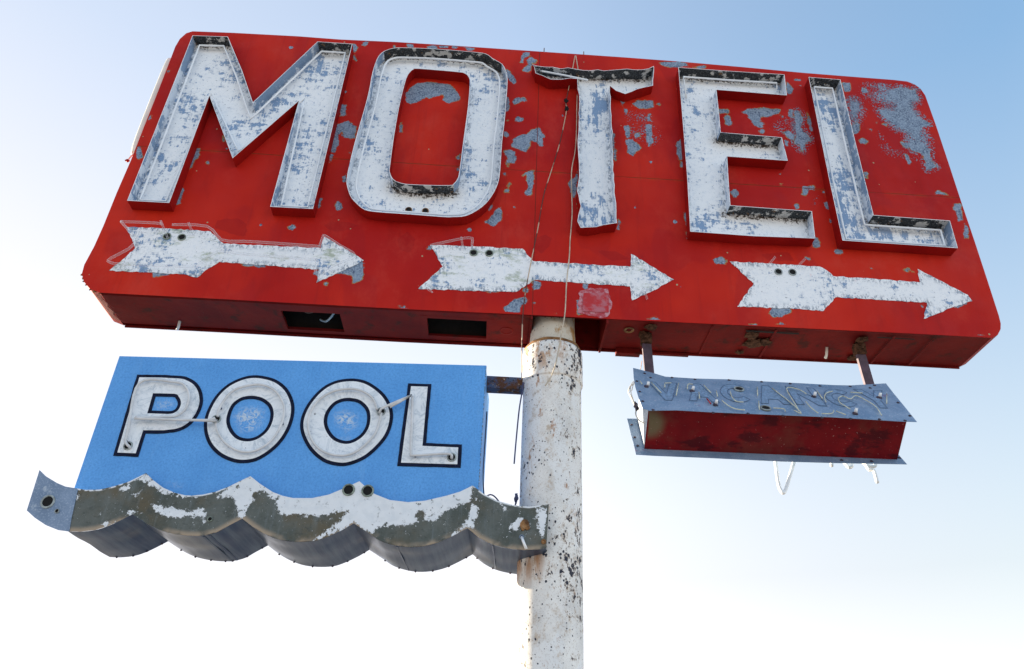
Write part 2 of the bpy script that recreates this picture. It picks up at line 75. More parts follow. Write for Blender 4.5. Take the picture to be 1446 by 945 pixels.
 'speck': [[[0.5781,2.0149],[0.6625,2.0219],[0.7696,1.9967],[0.8382,1.9348],[0.9193,1.7107],[0.8428,1.6085],[0.7485,1.5852],[0.6237,1.655],[0.5834,1.8308]],[[1.7468,1.9361],[1.8915,2.039],[1.9776,2.0307],[2.0153,1.8531],[1.9975,1.6046],[1.8931,1.6107],[1.889,1.7255],[1.8349,1.7943],[1.7456,1.8463]],[[1.9977,1.2193],[2.0722,1.2382],[2.0268,1.0899],[1.9228,1.0693]],[[2.4494,2.348],[2.57,2.3013],[2.5721,2.1614],[2.48,1.9899],[2.4183,1.9715],[2.4247,2.1354]],[[2.5605,2.4583],[2.7555,2.4749],[2.6899,2.2549],[2.7065,2.1448],[2.5978,2.1913],[2.5453,2.3276]],[[2.8417,2.4532],[3.1025,2.4464],[2.9633,1.8164],[2.8584,1.8605],[2.7368,2.0107],[2.6982,2.1996]],[[2.6167,1.9473],[2.6799,1.9257],[2.7179,1.7451],[2.8342,1.7542],[2.9159,1.6963],[2.9112,1.5567],[2.8179,1.5997],[2.7222,1.5924],[2.6185,1.6349],[2.5783,1.76]]],
 'heavy': [[[2.6513,2.4588],[2.7524,2.4601],[2.8607,2.4476],[2.924,2.4602],[2.9893,2.4368],[3.0442,2.456],[3.0751,2.4586],[3.0511,2.3988],[3.0596,2.3281],[3.0325,2.2764],[2.9902,2.2658],[2.9806,2.1812],[3.0244,2.1158],[3.0612,2.0642],[3.0761,2.0247],[3.0148,1.9928],[2.9676,1.8956],[2.8681,1.8613],[2.8509,1.9128],[2.7782,1.9336],[2.7368,2.0107],[2.6948,2.0889],[2.6794,2.1564],[2.7154,2.1871],[2.7896,2.1655],[2.8181,2.2515],[2.6899,2.2549],[2.6742,2.3242],[2.6933,2.3686],[2.7575,2.3884],[2.7258,2.4289]],[[2.9053,2.0244],[3.0116,1.9791],[3.0349,1.8746],[3.0108,1.7552],[2.9514,1.6862],[2.867,1.731],[2.8267,1.8056]],[[2.8743,1.8882],[2.8944,1.8502],[2.9797,1.8046],[3.0044,1.7289],[2.9838,1.6633],[3.0115,1.5644],[2.9307,1.5208],[2.9425,1.6094],[2.9352,1.6978],[2.8654,1.7244],[2.8207,1.7791],[2.8657,1.8087]],[[2.436,2.2759],[2.5268,2.2835],[2.5594,2.1465],[2.48,1.9899],[2.4183,1.9715]],[[1.987,2.093],[2.0216,2.1035],[2.0447,2.0057],[2.0162,1.9278],[2.0189,1.8756],[2.0626,1.8125],[2.0684,1.7689],[2.0206,1.7505],[1.983,1.6463],[1.9723,1.6455],[1.9729,1.7176],[1.9255,1.7211],[1.9618,1.8192],[1.9725,1.9393]]],
 'blotch': [[[-2.3184,0.5804],[-2.3168,0.6411],[-2.2438,0.6667],[-2.1418,0.6333],[-2.0904,0.5765],[-2.101,0.5159],[-2.182,0.53]],[[-1.577,0.6534],[-1.5206,0.6982],[-1.4089,0.696],[-1.3259,0.6713],[-1.383,0.6266],[-1.4909,0.6089]],[[-0.0824,0.5578],[-0.0693,0.6545],[-0.0085,0.682],[0.0378,0.6523],[0.0234,0.5841],[-0.036,0.5043]],[[-1.05,0.5664],[-0.9823,0.6384],[-0.9153,0.5759],[-0.9484,0.4601],[-1.0097,0.4746]],[[-2.2571,0.6578],[-2.1789,0.6767],[-2.1069,0.6288],[-2.095,0.5249],[-2.188,0.5313]],[[1.5288,0.615],[1.7267,0.6486],[1.7634,0.5715],[1.5694,0.5583]],[[0.3577,0.5693],[0.4946,0.5692],[0.5835,0.5093],[0.4616,0.4822]]],
 'seam': [[-2.9515,1.3022],[-1.9864,1.3417],[-1.5611,1.3315],[-0.3921,1.3354],[0.6781,1.3384],[1.8623,1.3353],[3.239,1.2542]],
 'seamv': [[-0.0693,2.3918],[-0.0816,1.2948],[-0.1025,0.0256]],
 'plate': [[0.2596,0.196],[0.4285,0.2035],[0.4244,0.0498],[0.2494,0.0471]],
 'plate_halo': [[0.2333,0.212],[0.3072,0.2435],[0.4251,0.2424],[0.4515,0.1382],[0.4343,0.0418],[0.39,0.0048],[0.3038,0.0163],[0.2175,0.0365]],
 'hatch': [[[-1.7713,0.0995],[-1.3825,0.1055],[-1.366,0.3361],[-1.7696,0.3383]],[[-0.7838,0.102],[-0.3868,0.0975],[-0.3836,0.3228],[-0.7952,0.3304]]],
 'recess': [[-0.0912,0.0201],[0.3821,0.0167],[0.4425,0.3759],[-0.0574,0.3987]],
 'backline': [[-2.9669,0.4066],[-1.0212,0.4237],[0.4893,0.4209],[2.8088,0.3762],[3.0077,0.3806]],
 'hang': [[0.7061,0.1749],[2.1705,0.1647]],
 'clump': [[1.5505,0.0971],[1.639,0.1441]],
 'pool_origin': [-0.3711,0.0,-0.4024],
 'pool_yaw': -0.0558,
 'P': [[-2.2183,-0.1329],[-2.0599,-0.1304],[-1.9376,-0.1336],[-1.8841,-0.1456],[-1.8257,-0.1776],[-1.7807,-0.2297],[-1.7537,-0.2948],[-1.7484,-0.349],[-1.7583,-0.4082],[-1.7839,-0.462],[-1.8229,-0.4999],[-1.8752,-0.5224],[-1.9403,-0.5327],[-2.049,-0.5361],[-2.0506,-0.6885],[-2.2041,-0.6863]],
 'Ph': [[-2.0786,-0.2629],[-1.9441,-0.2622],[-1.9087,-0.2831],[-1.885,-0.3206],[-1.8841,-0.3585],[-1.901,-0.388],[-1.9461,-0.4033],[-2.0763,-0.4019]],
 'O1': [[-1.4169,-0.1182],[-1.3215,-0.1435],[-1.2404,-0.2025],[-1.1848,-0.2886],[-1.1642,-0.3742],[-1.1709,-0.4694],[-1.2022,-0.5585],[-1.2548,-0.6313],[-1.3284,-0.6889],[-1.4093,-0.7084],[-1.4871,-0.6989],[-1.5716,-0.6614],[-1.6441,-0.5978],[-1.6907,-0.5167],[-1.711,-0.4334],[-1.7043,-0.3476],[-1.6758,-0.2596],[-1.623,-0.1861],[-1.5533,-0.1392],[-1.4874,-0.118]],
 'O1h': [[-1.4569,-0.2618],[-1.3853,-0.2728],[-1.3226,-0.3145],[-1.2915,-0.3727],[-1.2876,-0.4415],[-1.3088,-0.505],[-1.3567,-0.553],[-1.4154,-0.5702],[-1.4807,-0.5568],[-1.5342,-0.5119],[-1.5705,-0.4502],[-1.5772,-0.3867],[-1.5625,-0.3217],[-1.5181,-0.2768]],
 'O2': [[-0.8505,-0.1208],[-0.7591,-0.1327],[-0.6734,-0.1802],[-0.6063,-0.2441],[-0.56,-0.3293],[-0.5501,-0.4139],[-0.5696,-0.5082],[-0.6211,-0.5915],[-0.6878,-0.659],[-0.7756,-0.7015],[-0.8498,-0.7068],[-0.9384,-0.6818],[-1.0254,-0.6143],[-1.0888,-0.5243],[-1.1151,-0.4417],[-1.1089,-0.3566],[-1.075,-0.2692],[-1.019,-0.1905],[-0.9471,-0.1416]],
 'O2h': [[-0.8405,-0.2577],[-0.7698,-0.2709],[-0.7145,-0.3178],[-0.6902,-0.3759],[-0.6892,-0.4496],[-0.7171,-0.5128],[-0.7684,-0.5554],[-0.8238,-0.5674],[-0.8941,-0.544],[-0.946,-0.4888],[-0.9724,-0.4268],[-0.9711,-0.3631],[-0.9416,-0.3031],[-0.8978,-0.2693]],
 'Lp': [[-0.4824,-0.1445],[-0.3359,-0.1446],[-0.3307,-0.5449],[-0.1147,-0.5484],[-0.1116,-0.6973],[-0.489,-0.6974]],
 'pt': [[[-2.1116,-0.6346],[-2.1429,-0.5999],[-2.1494,-0.5228],[-2.1731,-0.2061],[-1.9519,-0.1917],[-1.8748,-0.2194],[-1.8321,-0.2895],[-1.8345,-0.376],[-1.8804,-0.4253],[-1.9654,-0.4353],[-2.129,-0.4435]],[[-2.1216,-0.4559],[-1.8154,-0.4591],[-1.6619,-0.4544],[-1.6313,-0.4409],[-1.6127,-0.4582]],[[-1.623,-0.4227],[-1.6233,-0.3589],[-1.5785,-0.2546],[-1.4996,-0.2082],[-1.3934,-0.194],[-1.2949,-0.2406],[-1.2275,-0.3362],[-1.2198,-0.4525],[-1.2597,-0.5674],[-1.3407,-0.6358],[-1.4337,-0.6437],[-1.5298,-0.5962],[-1.601,-0.5163],[-1.6277,-0.444]],[[-0.6312,-0.3759],[-0.6208,-0.3438],[-0.5163,-0.2873],[-0.445,-0.2474]],[[-0.6479,-0.3455],[-0.6872,-0.2662],[-0.7726,-0.2142],[-0.8717,-0.2095],[-0.9561,-0.2361],[-1.0284,-0.3035],[-1.0605,-0.4005],[-1.0425,-0.5044],[-0.9843,-0.5946],[-0.901,-0.6423],[-0.7967,-0.649],[-0.7182,-0.6065],[-0.6456,-0.5128],[-0.6242,-0.4188],[-0.6211,-0.366]],[[-0.4409,-0.2447],[-0.4242,-0.4335],[-0.4117,-0.617],[-0.3864,-0.6362],[-0.1917,-0.6201],[-0.1665,-0.6442]]],
 'ph': [[-2.1307,-0.6211],[-1.6359,-0.4289],[-0.6279,-0.3474],[-0.1695,-0.6337]],
 'pool_chips': [[[-0.2382,-0.0065],[-0.193,-0.0074],[-0.2017,-0.0259],[-0.2297,-0.0256]],[[-0.1129,-0.0073],[-0.0708,-0.0084],[-0.0767,-0.0268],[-0.1017,-0.0253]],[[-0.0228,-0.1818],[-0.0039,-0.168],[-0.0011,-0.1833],[-0.0174,-0.1904]],[[-0.3037,-0.0038],[-0.2836,-0.0032],[-0.2927,-0.0149]]],
 'pool_scuff': [[[-1.5441,-0.4061],[-1.5096,-0.3407],[-1.4141,-0.3271],[-1.3489,-0.3574],[-1.3393,-0.4527],[-1.3959,-0.5067],[-1.4726,-0.5091]],[[-0.9232,-0.3607],[-0.8488,-0.3371],[-0.7666,-0.3666],[-0.7644,-0.451],[-0.8255,-0.4945],[-0.902,-0.4343]],[[-2.0504,-0.3137],[-1.9547,-0.2999],[-1.9166,-0.3314],[-1.9557,-0.3704],[-2.0453,-0.3678]],[[-1.8415,-0.8481],[-1.8,-0.8392],[-1.7217,-0.8594],[-1.7848,-0.869]],[[-0.8875,-0.5275],[-0.7843,-0.514],[-0.7996,-0.5402],[-0.8566,-0.5419]]],
 'wup': [[-2.331,-0.9124],[-2.2705,-0.9202],[-2.1926,-0.9154],[-2.1195,-0.8945],[-2.0352,-0.8619],[-1.9495,-0.8063],[-1.8936,-0.8499],[-1.8241,-0.8925],[-1.752,-0.9198],[-1.6839,-0.9339],[-1.6492,-0.9345],[-1.5843,-0.9262],[-1.5144,-0.9071],[-1.4405,-0.8716],[-1.3747,-0.8306],[-1.3312,-0.8057],[-1.2656,-0.8505],[-1.1814,-0.898],[-1.118,-0.9189],[-1.0568,-0.9299],[-0.9467,-0.9264],[-0.8545,-0.9028],[-0.772,-0.8618],[-0.6893,-0.8166],[-0.6476,-0.8501],[-0.657,-0.8561],[-0.5863,-0.8923],[-0.5005,-0.9235],[-0.3932,-0.9327],[-0.2965,-0.9212],[-0.1769,-0.8877],[-0.0972,-0.8596],[-0.03,-0.8215],[0.0343,-0.8682],[0.1178,-0.9078],[0.2161,-0.9323],[0.2971,-0.9381],[0.4114,-0.9193]],
 'wlo': [[0.4005,-1.17],[0.3583,-1.1793],[0.28,-1.1851],[0.1934,-1.1801],[0.106,-1.1624],[0.0249,-1.1252],[-0.0436,-1.0726],[-0.1262,-1.1213],[-0.2024,-1.1598],[-0.2796,-1.1823],[-0.3657,-1.1906],[-0.4459,-1.1822],[-0.5282,-1.1586],[-0.5971,-1.1177],[-0.6872,-1.066],[-0.7496,-1.1082],[-0.8293,-1.1507],[-0.8971,-1.1745],[-0.9962,-1.1813],[-1.0914,-1.1715],[-1.184,-1.1406],[-1.2571,-1.1029],[-1.3247,-1.0595],[-1.3886,-1.0999],[-1.4515,-1.1421],[-1.5191,-1.1625],[-1.5503,-1.1663],[-1.6171,-1.1664],[-1.6959,-1.1586],[-1.7777,-1.1402],[-1.857,-1.1076],[-1.9586,-1.0539],[-2.0227,-1.0953],[-2.0829,-1.1291],[-2.1459,-1.1523],[-2.2264,-1.1641],[-2.2967,-1.1643]],
 'wend': [[-2.3285,-0.9138],[-2.3967,-0.9048],[-2.4545,-0.8843],[-2.5337,-0.8454],[-2.584,-0.8089],[-2.571,-1.0535],[-2.5097,-1.0946],[-2.4317,-1.1347],[-2.3522,-1.1603],[-2.2854,-1.1665],[-2.2982,-1.0949],[-2.309,-0.9942],[-2.3175,-0.9209]],
 'wend_holes': [[-2.4664,-0.9986],[-2.3935,-1.052]],
 'whole': [[-0.7443,-0.8709],[-0.633,-0.8735],[-1.5059,-1.0697]],
 'wwhite': [[[-1.9557,-0.8103],[-1.9112,-0.8392],[-1.8241,-0.8925],[-1.7297,-0.9228],[-1.609,-0.93],[-1.6063,-0.9409],[-1.7098,-0.9443],[-1.8222,-0.9258],[-1.8833,-0.887],[-1.9357,-0.855],[-2.0047,-0.8421]],[[-1.8609,-0.993],[-1.8024,-0.9983],[-1.7262,-1.0176],[-1.6153,-1.0356],[-1.5934,-1.0097],[-1.5777,-1.0558],[-1.6431,-1.0651],[-1.7699,-1.0657],[-1.8208,-1.0351]],[[-1.9976,-1.0731],[-1.9856,-1.0296],[-1.9382,-1.046],[-1.9355,-1.0675],[-1.9603,-1.0554]],[[-2.1221,-1.1162],[-2.0405,-1.1065],[-2.1085,-1.137]],[[-2.0804,-0.9044],[-2.0226,-0.8802],[-2.01,-0.8985],[-2.0556,-0.9148]],[[-1.9864,-0.9421],[-1.9567,-0.9079],[-1.9372,-0.9258],[-1.9604,-0.945]],[[-2.3236,-0.9345],[-2.3117,-0.9378],[-2.308,-0.9708]],[[-2.3241,-1.0514],[-2.31,-1.0509],[-2.3134,-1.0726]],[[-1.5077,-0.9353],[-1.4387,-0.8793],[-1.3329,-0.7979],[-1.2499,-0.8539],[-1.1202,-0.9075],[-0.9479,-0.9188],[-0.7732,-0.8541],[-0.6904,-0.8088],[-0.5874,-0.8805],[-0.5543,-1.138],[-0.6883,-1.0587],[-0.7496,-1.1082],[-0.8293,-1.1507],[-0.8912,-1.1671],[-0.8104,-1.0883],[-0.7801,-1.0506],[-0.7299,-0.997],[-0.788,-0.9989],[-0.8571,-1.0235],[-0.9139,-1.0328],[-0.9666,-1.0233],[-1.0458,-1.0296],[-1.0959,-1.035],[-1.1387,-1.0028],[-1.1563,-0.9506],[-1.2421,-0.8923],[-1.2848,-0.9013],[-1.2826,-0.9471],[-1.3122,-1.0159],[-1.3167,-1.0458],[-1.3369,-1.0539],[-1.3486,-1.0171],[-1.3842,-0.9731],[-1.4053,-0.9282],[-1.4617,-0.9414]],[[-1.6261,-1.0261],[-1.5585,-1.0013],[-1.5275,-1.0378],[-1.5585,-1.0611],[-1.604,-1.0552]],[[-1.5458,-1.0829],[-1.5195,-1.071],[-1.536,-1.1084]],[[-0.6776,-0.8266],[-0.5874,-0.8839],[-0.3941,-0.9243],[-0.1776,-0.8792],[-0.0305,-0.8129],[-0.028,-0.9167],[-0.0918,-0.9356],[-0.1546,-0.9627],[-0.2003,-0.9974],[-0.2202,-1.0474],[-0.3011,-1.0419],[-0.2744,-0.9832],[-0.3326,-0.9685],[-0.3324,-1.0511],[-0.4343,-1.0748],[-0.5153,-1.0693],[-0.5901,-1.1124],[-0.6385,-1.1099]],[[-0.0356,-0.9254],[0.0145,-0.9489],[0.0099,-1.0071],[-0.0131,-1.0243],[-0.0016,-1.081],[-0.0385,-1.0659],[-0.1262,-1.1213],[-0.1119,-1.1007],[-0.0527,-1.0338],[-0.0342,-1.0085]],[[0.1883,-1.0504],[0.2586,-0.999],[0.3079,-1.0465],[0.3005,-1.0711],[0.2598,-1.0399],[0.2373,-1.0812],[0.1972,-1.0745]],[[0.3457,-0.9465],[0.4021,-0.9447],[0.3964,-1.1082],[0.3728,-1.1129],[0.3475,-1.0371]],[[0.118,-0.912],[0.1766,-0.9561],[0.1608,-0.965]],[[-0.0215,-0.8912],[0.0154,-0.8942],[-0.0037,-0.9159]]],
 'wrivet': [[0.2622,-1.1154],[0.3849,-1.1361]],
 'wireA': [[0.2087,-0.03,2.5625],[0.1846,-0.03,2.3782],[0.1554,-0.03,2.1657],[0.1328,-0.03,1.9928],[0.1385,-0.03,1.9135],[0.0899,-0.03,1.5711],[0.0279,-0.03,1.275],[-0.0263,-0.03,1.028],[-0.0618,-0.03,0.7282],[-0.0835,-0.03,0.5684],[-0.1208,-0.03,0.2925],[-0.1399,-0.03,0.1168],[-0.149,-0.03,-0.0524],[-0.1471,-0.03,-0.2685],[-0.14,-0.03,-0.5003]],
 'wireA_knots': [[0.1356,-0.03,2.0171],[0.1385,-0.03,1.9294]],
 'wireB': [[0.214,-0.035,2.5568],[0.2253,-0.035,2.4618],[0.2359,-0.035,2.3088],[0.2227,-0.035,2.0431],[0.2149,-0.035,1.6512],[0.2031,-0.035,1.464],[0.1756,-0.035,1.2462],[0.1799,-0.035,0.8715],[0.1642,-0.035,0.6131],[0.1591,-0.035,0.4763],[0.1397,-0.035,0.2475],[0.1305,-0.035,0.0179],[0.1077,-0.035,-0.1486],[0.0639,-0.035,-0.4146],[0.0074,-0.035,-0.5443]],
 'wireC': [[-0.1284,0.02,-0.4984],[-0.1351,0.02,-0.5742],[-0.1489,0.02,-0.6981],[-0.1599,0.02,-0.8892],[-0.1671,0.02,-1.05]],
 'top': [[-0.0471,0.05,2.701],[0.1157,0.05,2.6885],[0.2905,0.05,2.686]],
 'bracket': [[-0.3515,0.2,-0.385],[-0.3466,0.2,-0.4792],[-0.1084,0.2,-0.3705],[-0.1056,0.2,-0.4703]],
 'neck': [[-0.0455,0.2,-0.0147],[0.2369,0.2,0.003],[-0.1508,0.2,-0.0666],[0.261,0.2,-0.041],[-0.109,0.2,-0.3493],[-0.1207,0.2,-0.2694]],
 'glare_strip_tube': [[-3.1419,0.08,2.3399],[-3.1102,0.08,1.4281]],
 'nails': [[-2.5118,0.3078],[1.9775,0.2238]],
 'vac_frame': [[0.5731,-0.1884,-0.7513],[0.9992,-0.0391,-0.0076],[0.0268,0.8004,-0.5988],[0.0295,0.5982,0.8008]],
 'vac': [1.6366,0.5064,0.2957,0.0494,1.5932,0.0525,-0.0121],
 'vfront': [[0.0053,0.536],[0.129,0.5196],[0.2099,0.4679],[0.3979,0.4584],[0.6139,0.4483],[0.8295,0.4416],[1.075,0.4413],[1.2926,0.4451],[1.3933,0.4446],[1.5195,0.4733],[1.6381,0.4913],[1.6284,0.3517],[1.6194,0.1646],[1.6206,-0.0091],[1.5314,-0.0114],[1.1411,0.0048],[0.7422,0.0035],[0.4094,0.0054],[0.2094,0.0077],[0.0468,-0.0069],[0.0091,0.013],[-0.0034,0.1378],[-0.0083,0.2795],[-0.0055,0.3959]],
 'vback': [[-0.0163,0.4452],[-0.0137,0.2175],[-0.0082,0.0486],[-0.0088,-0.019],[0.0998,-0.0233],[0.4403,-0.0215],[0.8596,-0.0262],[1.1868,-0.0175],[1.6314,0.0034],[1.6273,0.1227]],
 'vtube': [[[0.097,0.3348],[0.1412,0.1925]],[[0.0251,0.3368],[0.0352,0.2937]],[[0.184,0.3342],[0.175,0.2722]],[[0.2725,0.3426],[0.2281,0.1589]],[[0.315,0.2596],[0.3311,0.3305],[0.3618,0.3334]],[[0.4294,0.3311],[0.4528,0.2215]],[[0.3791,0.2231],[0.3656,0.1306]],[[0.5756,0.2414],[0.5697,0.1658],[0.5826,0.1101],[0.6242,0.1026]],[[0.4975,0.1184],[0.5275,0.0573],[0.5629,0.0244],[0.614,0.0151]],[[0.7621,0.3188],[0.7335,0.1974]],[[0.721,0.1227],[0.702,0.0261]],[[0.4921,0.2506],[0.4837,0.1743]],[[0.184,0.3342],[0.2269,0.3418]],[[0.8544,0.3146],[0.9435,0.0225],[0.9102,0.0378]],[[0.9377,0.0311],[0.943,0.3127],[1.0176,0.3095],[1.0485,0.2518]],[[1.1333,0.3101],[1.1326,0.2004]],[[1.2342,0.3196],[1.1824,0.2843],[1.1476,0.2115],[1.1383,0.1525]],[[1.2349,0.2196],[1.2728,0.2527],[1.3065,0.2125],[1.3591,0.2607],[1.4008,0.1862],[1.4237,0.1121],[1.4209,0.0198]],[[1.3416,0.3093],[1.4141,0.3019]],[[1.5677,0.3101],[1.5099,0.1673]],[[1.2349,0.2196],[1.2238,0.1508],[1.2579,0.0784]],[[1.066,0.0116],[1.1278,0.0208],[1.1539,0.0598]],[[1.1637,0.0515],[1.2099,0.0154]],[[0.7924,0.0549],[0.8506,0.0509],[0.8555,0.0237]],[[1.0097,0.1407],[1.0191,0.0755],[1.0457,0.0134]]],
 'vred': [[0.41,0.1347],[0.4235,0.0747]],
 'vstub': [[0.0744,0.3062],[0.3507,0.2715],[0.6447,0.2991],[0.4608,0.0989],[0.7517,0.0666],[1.1029,0.2569],[1.2859,0.0625],[1.5163,0.2852]],
 'vscrew': [[0.0747,0.4814],[0.1072,0.4311],[0.2495,0.4521],[0.3945,0.4404],[0.6114,0.434],[0.8198,0.4304],[0.0091,0.3497],[0.0125,0.2151],[0.0163,0.0919],[0.0682,0.0019],[0.4245,-0.0016],[0.6301,-0.0015],[0.9992,0.4199],[1.1903,0.4211],[1.3846,0.4268],[1.5071,0.4152],[1.5516,0.4573],[1.5997,0.2128],[1.605,0.054],[1.5538,-0.0009],[1.4018,-0.0054],[1.2329,-0.0061],[1.0611,-0.0124],[0.8357,-0.0019]],
 'vbscrew': [[0.0044,0.3548],[0.0055,0.1886],[0.0124,0.0837],[1.2414,0.0136],[1.4222,0.0152],[1.6135,0.0729]],
 'vdangle': [[[0.8742,0.3557,0.1017],[0.8174,0.3557,-0.172],[0.81,0.3557,-0.2726],[0.8333,0.3557,-0.2544],[0.8969,0.3557,-0.1165],[0.9859,0.3557,0.084]],[[1.2259,0.3557,0.1106],[1.2052,0.3557,0.0501]],[[1.2981,0.3557,0.0912],[1.3065,0.3557,0.0418],[1.3275,0.3557,0.0518],[1.3369,0.3557,0.0776]],[[1.4345,0.3557,0.1278],[1.422,0.3557,0.0265],[1.4466,0.3557,0.0121],[1.4171,0.3557,-0.1175]],[[1.4155,0.3557,0.1008],[1.4441,0.3557,0.0613],[1.4789,0.3557,0.0725],[1.4982,0.3557,0.1331]]],
 'vcable': [[[0.0378,0.1331,0.6421],[0.0042,0.1331,0.5921],[-0.0126,0.1331,0.5081],[-0.0042,0.1331,0.4376],[0.004,0.1331,0.3348],[0.0081,0.1331,0.2682],[-0.0011,0.1331,0.186],[0.016,0.1331,0.1086],[0.0428,0.1331,0.0877]],[[0.0379,0.1331,0.6802],[0.0153,0.1331,0.6211],[0.0033,0.1331,0.5459],[0.0037,0.1331,0.4383],[0.0099,0.1331,0.3184]],[[0.1373,0.1331,1.0351],[0.1135,0.1331,0.9063],[0.0965,0.1331,0.8332],[0.0399,0.1331,0.6613],[0.0094,0.1331,0.5282]]],
 'vhang': [[0.7193,0.19,-0.3052],[2.2024,0.19,-0.2975]],
 'vbullet': 0
}
# ---------------------------------------------------------------- material kit
class NB:
    def __init__(s, name):
        s.m = bpy.data.materials.new(name); s.m.use_nodes = True; s.t = s.m.node_tree; s.t.nodes.clear()
        s.out = s.t.nodes.new('ShaderNodeOutputMaterial'); s.p = s.t.nodes.new('ShaderNodeBsdfPrincipled')
        s.t.links.new(s.p.outputs[0], s.out.inputs[0])
        s.tc = s.t.nodes.new('ShaderNodeTexCoord'); s.obj = s.tc.outputs['Object']
    def link(s, v, sock):
        if hasattr(v, 'links') or isinstance(v, bpy.types.NodeSocket): s.t.links.new(v, sock)
        elif v is not None:
            if isinstance(v, (tuple, list)) and len(v) == 3 and len(sock.default_value) == 4: v = (*v, 1)
            sock.default_value = v
    def math(s, op, a, b=0.0, c=None, clamp=False):
        n = s.t.nodes.new('ShaderNodeMath'); n.operation = op; n.use_clamp = clamp
        s.link(a, n.inputs[0]); s.link(b, n.inputs[1])
        if c is not None: s.link(c, n.inputs[2])
        return n.outputs[0]
    def vec(s, scale=(1, 1, 1), loc=(0, 0, 0)):
        n = s.t.nodes.new('ShaderNodeMapping'); s.t.links.new(s.obj, n.inputs[0])
        n.inputs['Scale'].default_value = scale; n.inputs['Location'].default_value = loc
        return n.outputs[0]
    def noise(s, scale, detail=4, rough=.55, vec=None, dist=0.0):
        n = s.t.nodes.new('ShaderNodeTexNoise'); s.t.links.new(vec or s.obj, n.inputs['Vector'])
        n.inputs['Scale'].default_value = scale; n.inputs['Detail'].default_value = detail
        n.inputs['Roughness'].default_value = rough; n.inputs['Distortion'].default_value = dist
        return n.outputs[0]
    def voro(s, scale, vec=None, feature='F1', rand=1.0):
        n = s.t.nodes.new('ShaderNodeTexVoronoi'); n.feature = feature; s.t.links.new(vec or s.obj, n.inputs['Vector'])
        n.inputs['Scale'].default_value = scale; n.inputs['Randomness'].default_value = rand
        return n
    def ramp(s, v, a, b, lo=0.0, hi=1.0):        # smooth step from a to b
        n = s.t.nodes.new('ShaderNodeMapRange'); n.interpolation_type = 'SMOOTHSTEP'
        s.link(v, n.inputs[0]); s.link(a, n.inputs[1]); s.link(b, n.inputs[2])
        n.inputs[3].default_value = lo; n.inputs[4].default_value = hi
        return n.outputs[0]
    def mix(s, f, a, b):
        n = s.t.nodes.new('ShaderNodeMix'); n.data_type = 'RGBA'
        s.link(f, n.inputs[0]); s.link(a, n.inputs[6]); s.link(b, n.inputs[7])
        return n.outputs[2]
    def attr(s, name):
        n = s.t.nodes.new('ShaderNodeAttribute'); n.attribute_name = name
        return n.outputs['Fac']
    def sep(s):
        n = s.t.nodes.new('ShaderNodeSeparateXYZ'); s.t.links.new(s.obj, n.inputs[0]); return n.outputs
    def bump(s, h, strength=.3, dist=.01, prev=None):
        n = s.t.nodes.new('ShaderNodeBump'); n.inputs['Strength'].default_value = strength; n.inputs['Distance'].default_value = dist
        s.link(h, n.inputs['Height'])
        if prev is not None: s.t.links.new(prev, n.inputs['Normal'])
        return n.outputs[0]
    def done(s, col, rough=.5, metal=0.0, normal=None, spec=.4):
        s.link(col, s.p.inputs['Base Color']); s.link(rough, s.p.inputs['Roughness']); s.link(metal, s.p.inputs['Metallic'])
        s.p.inputs['Specular IOR Level'].default_value = spec
        if normal is not None: s.t.links.new(normal, s.p.inputs['Normal'])
        return s.m

def mor(b, a, c): return b.math('MAXIMUM', a, c)

RED, RED_DK, RED_LT = (.50, .0095, .0065), (.27, .005, .005), (.60, .022, .007)
METAL_BLUE, METAL_DK = (.27, .35, .50), (.10, .135, .20)
WHITE = (.91, .93, .95)

def metal_col(b):
    g = b.noise(70, 5, .7); h = b.noise(16, 3)
    return b.mix(b.ramp(g, .42, .60), b.mix(b.ramp(h, .4, .6), (.09, .125, .20), (.20, .265, .37)), (.32, .40, .50))

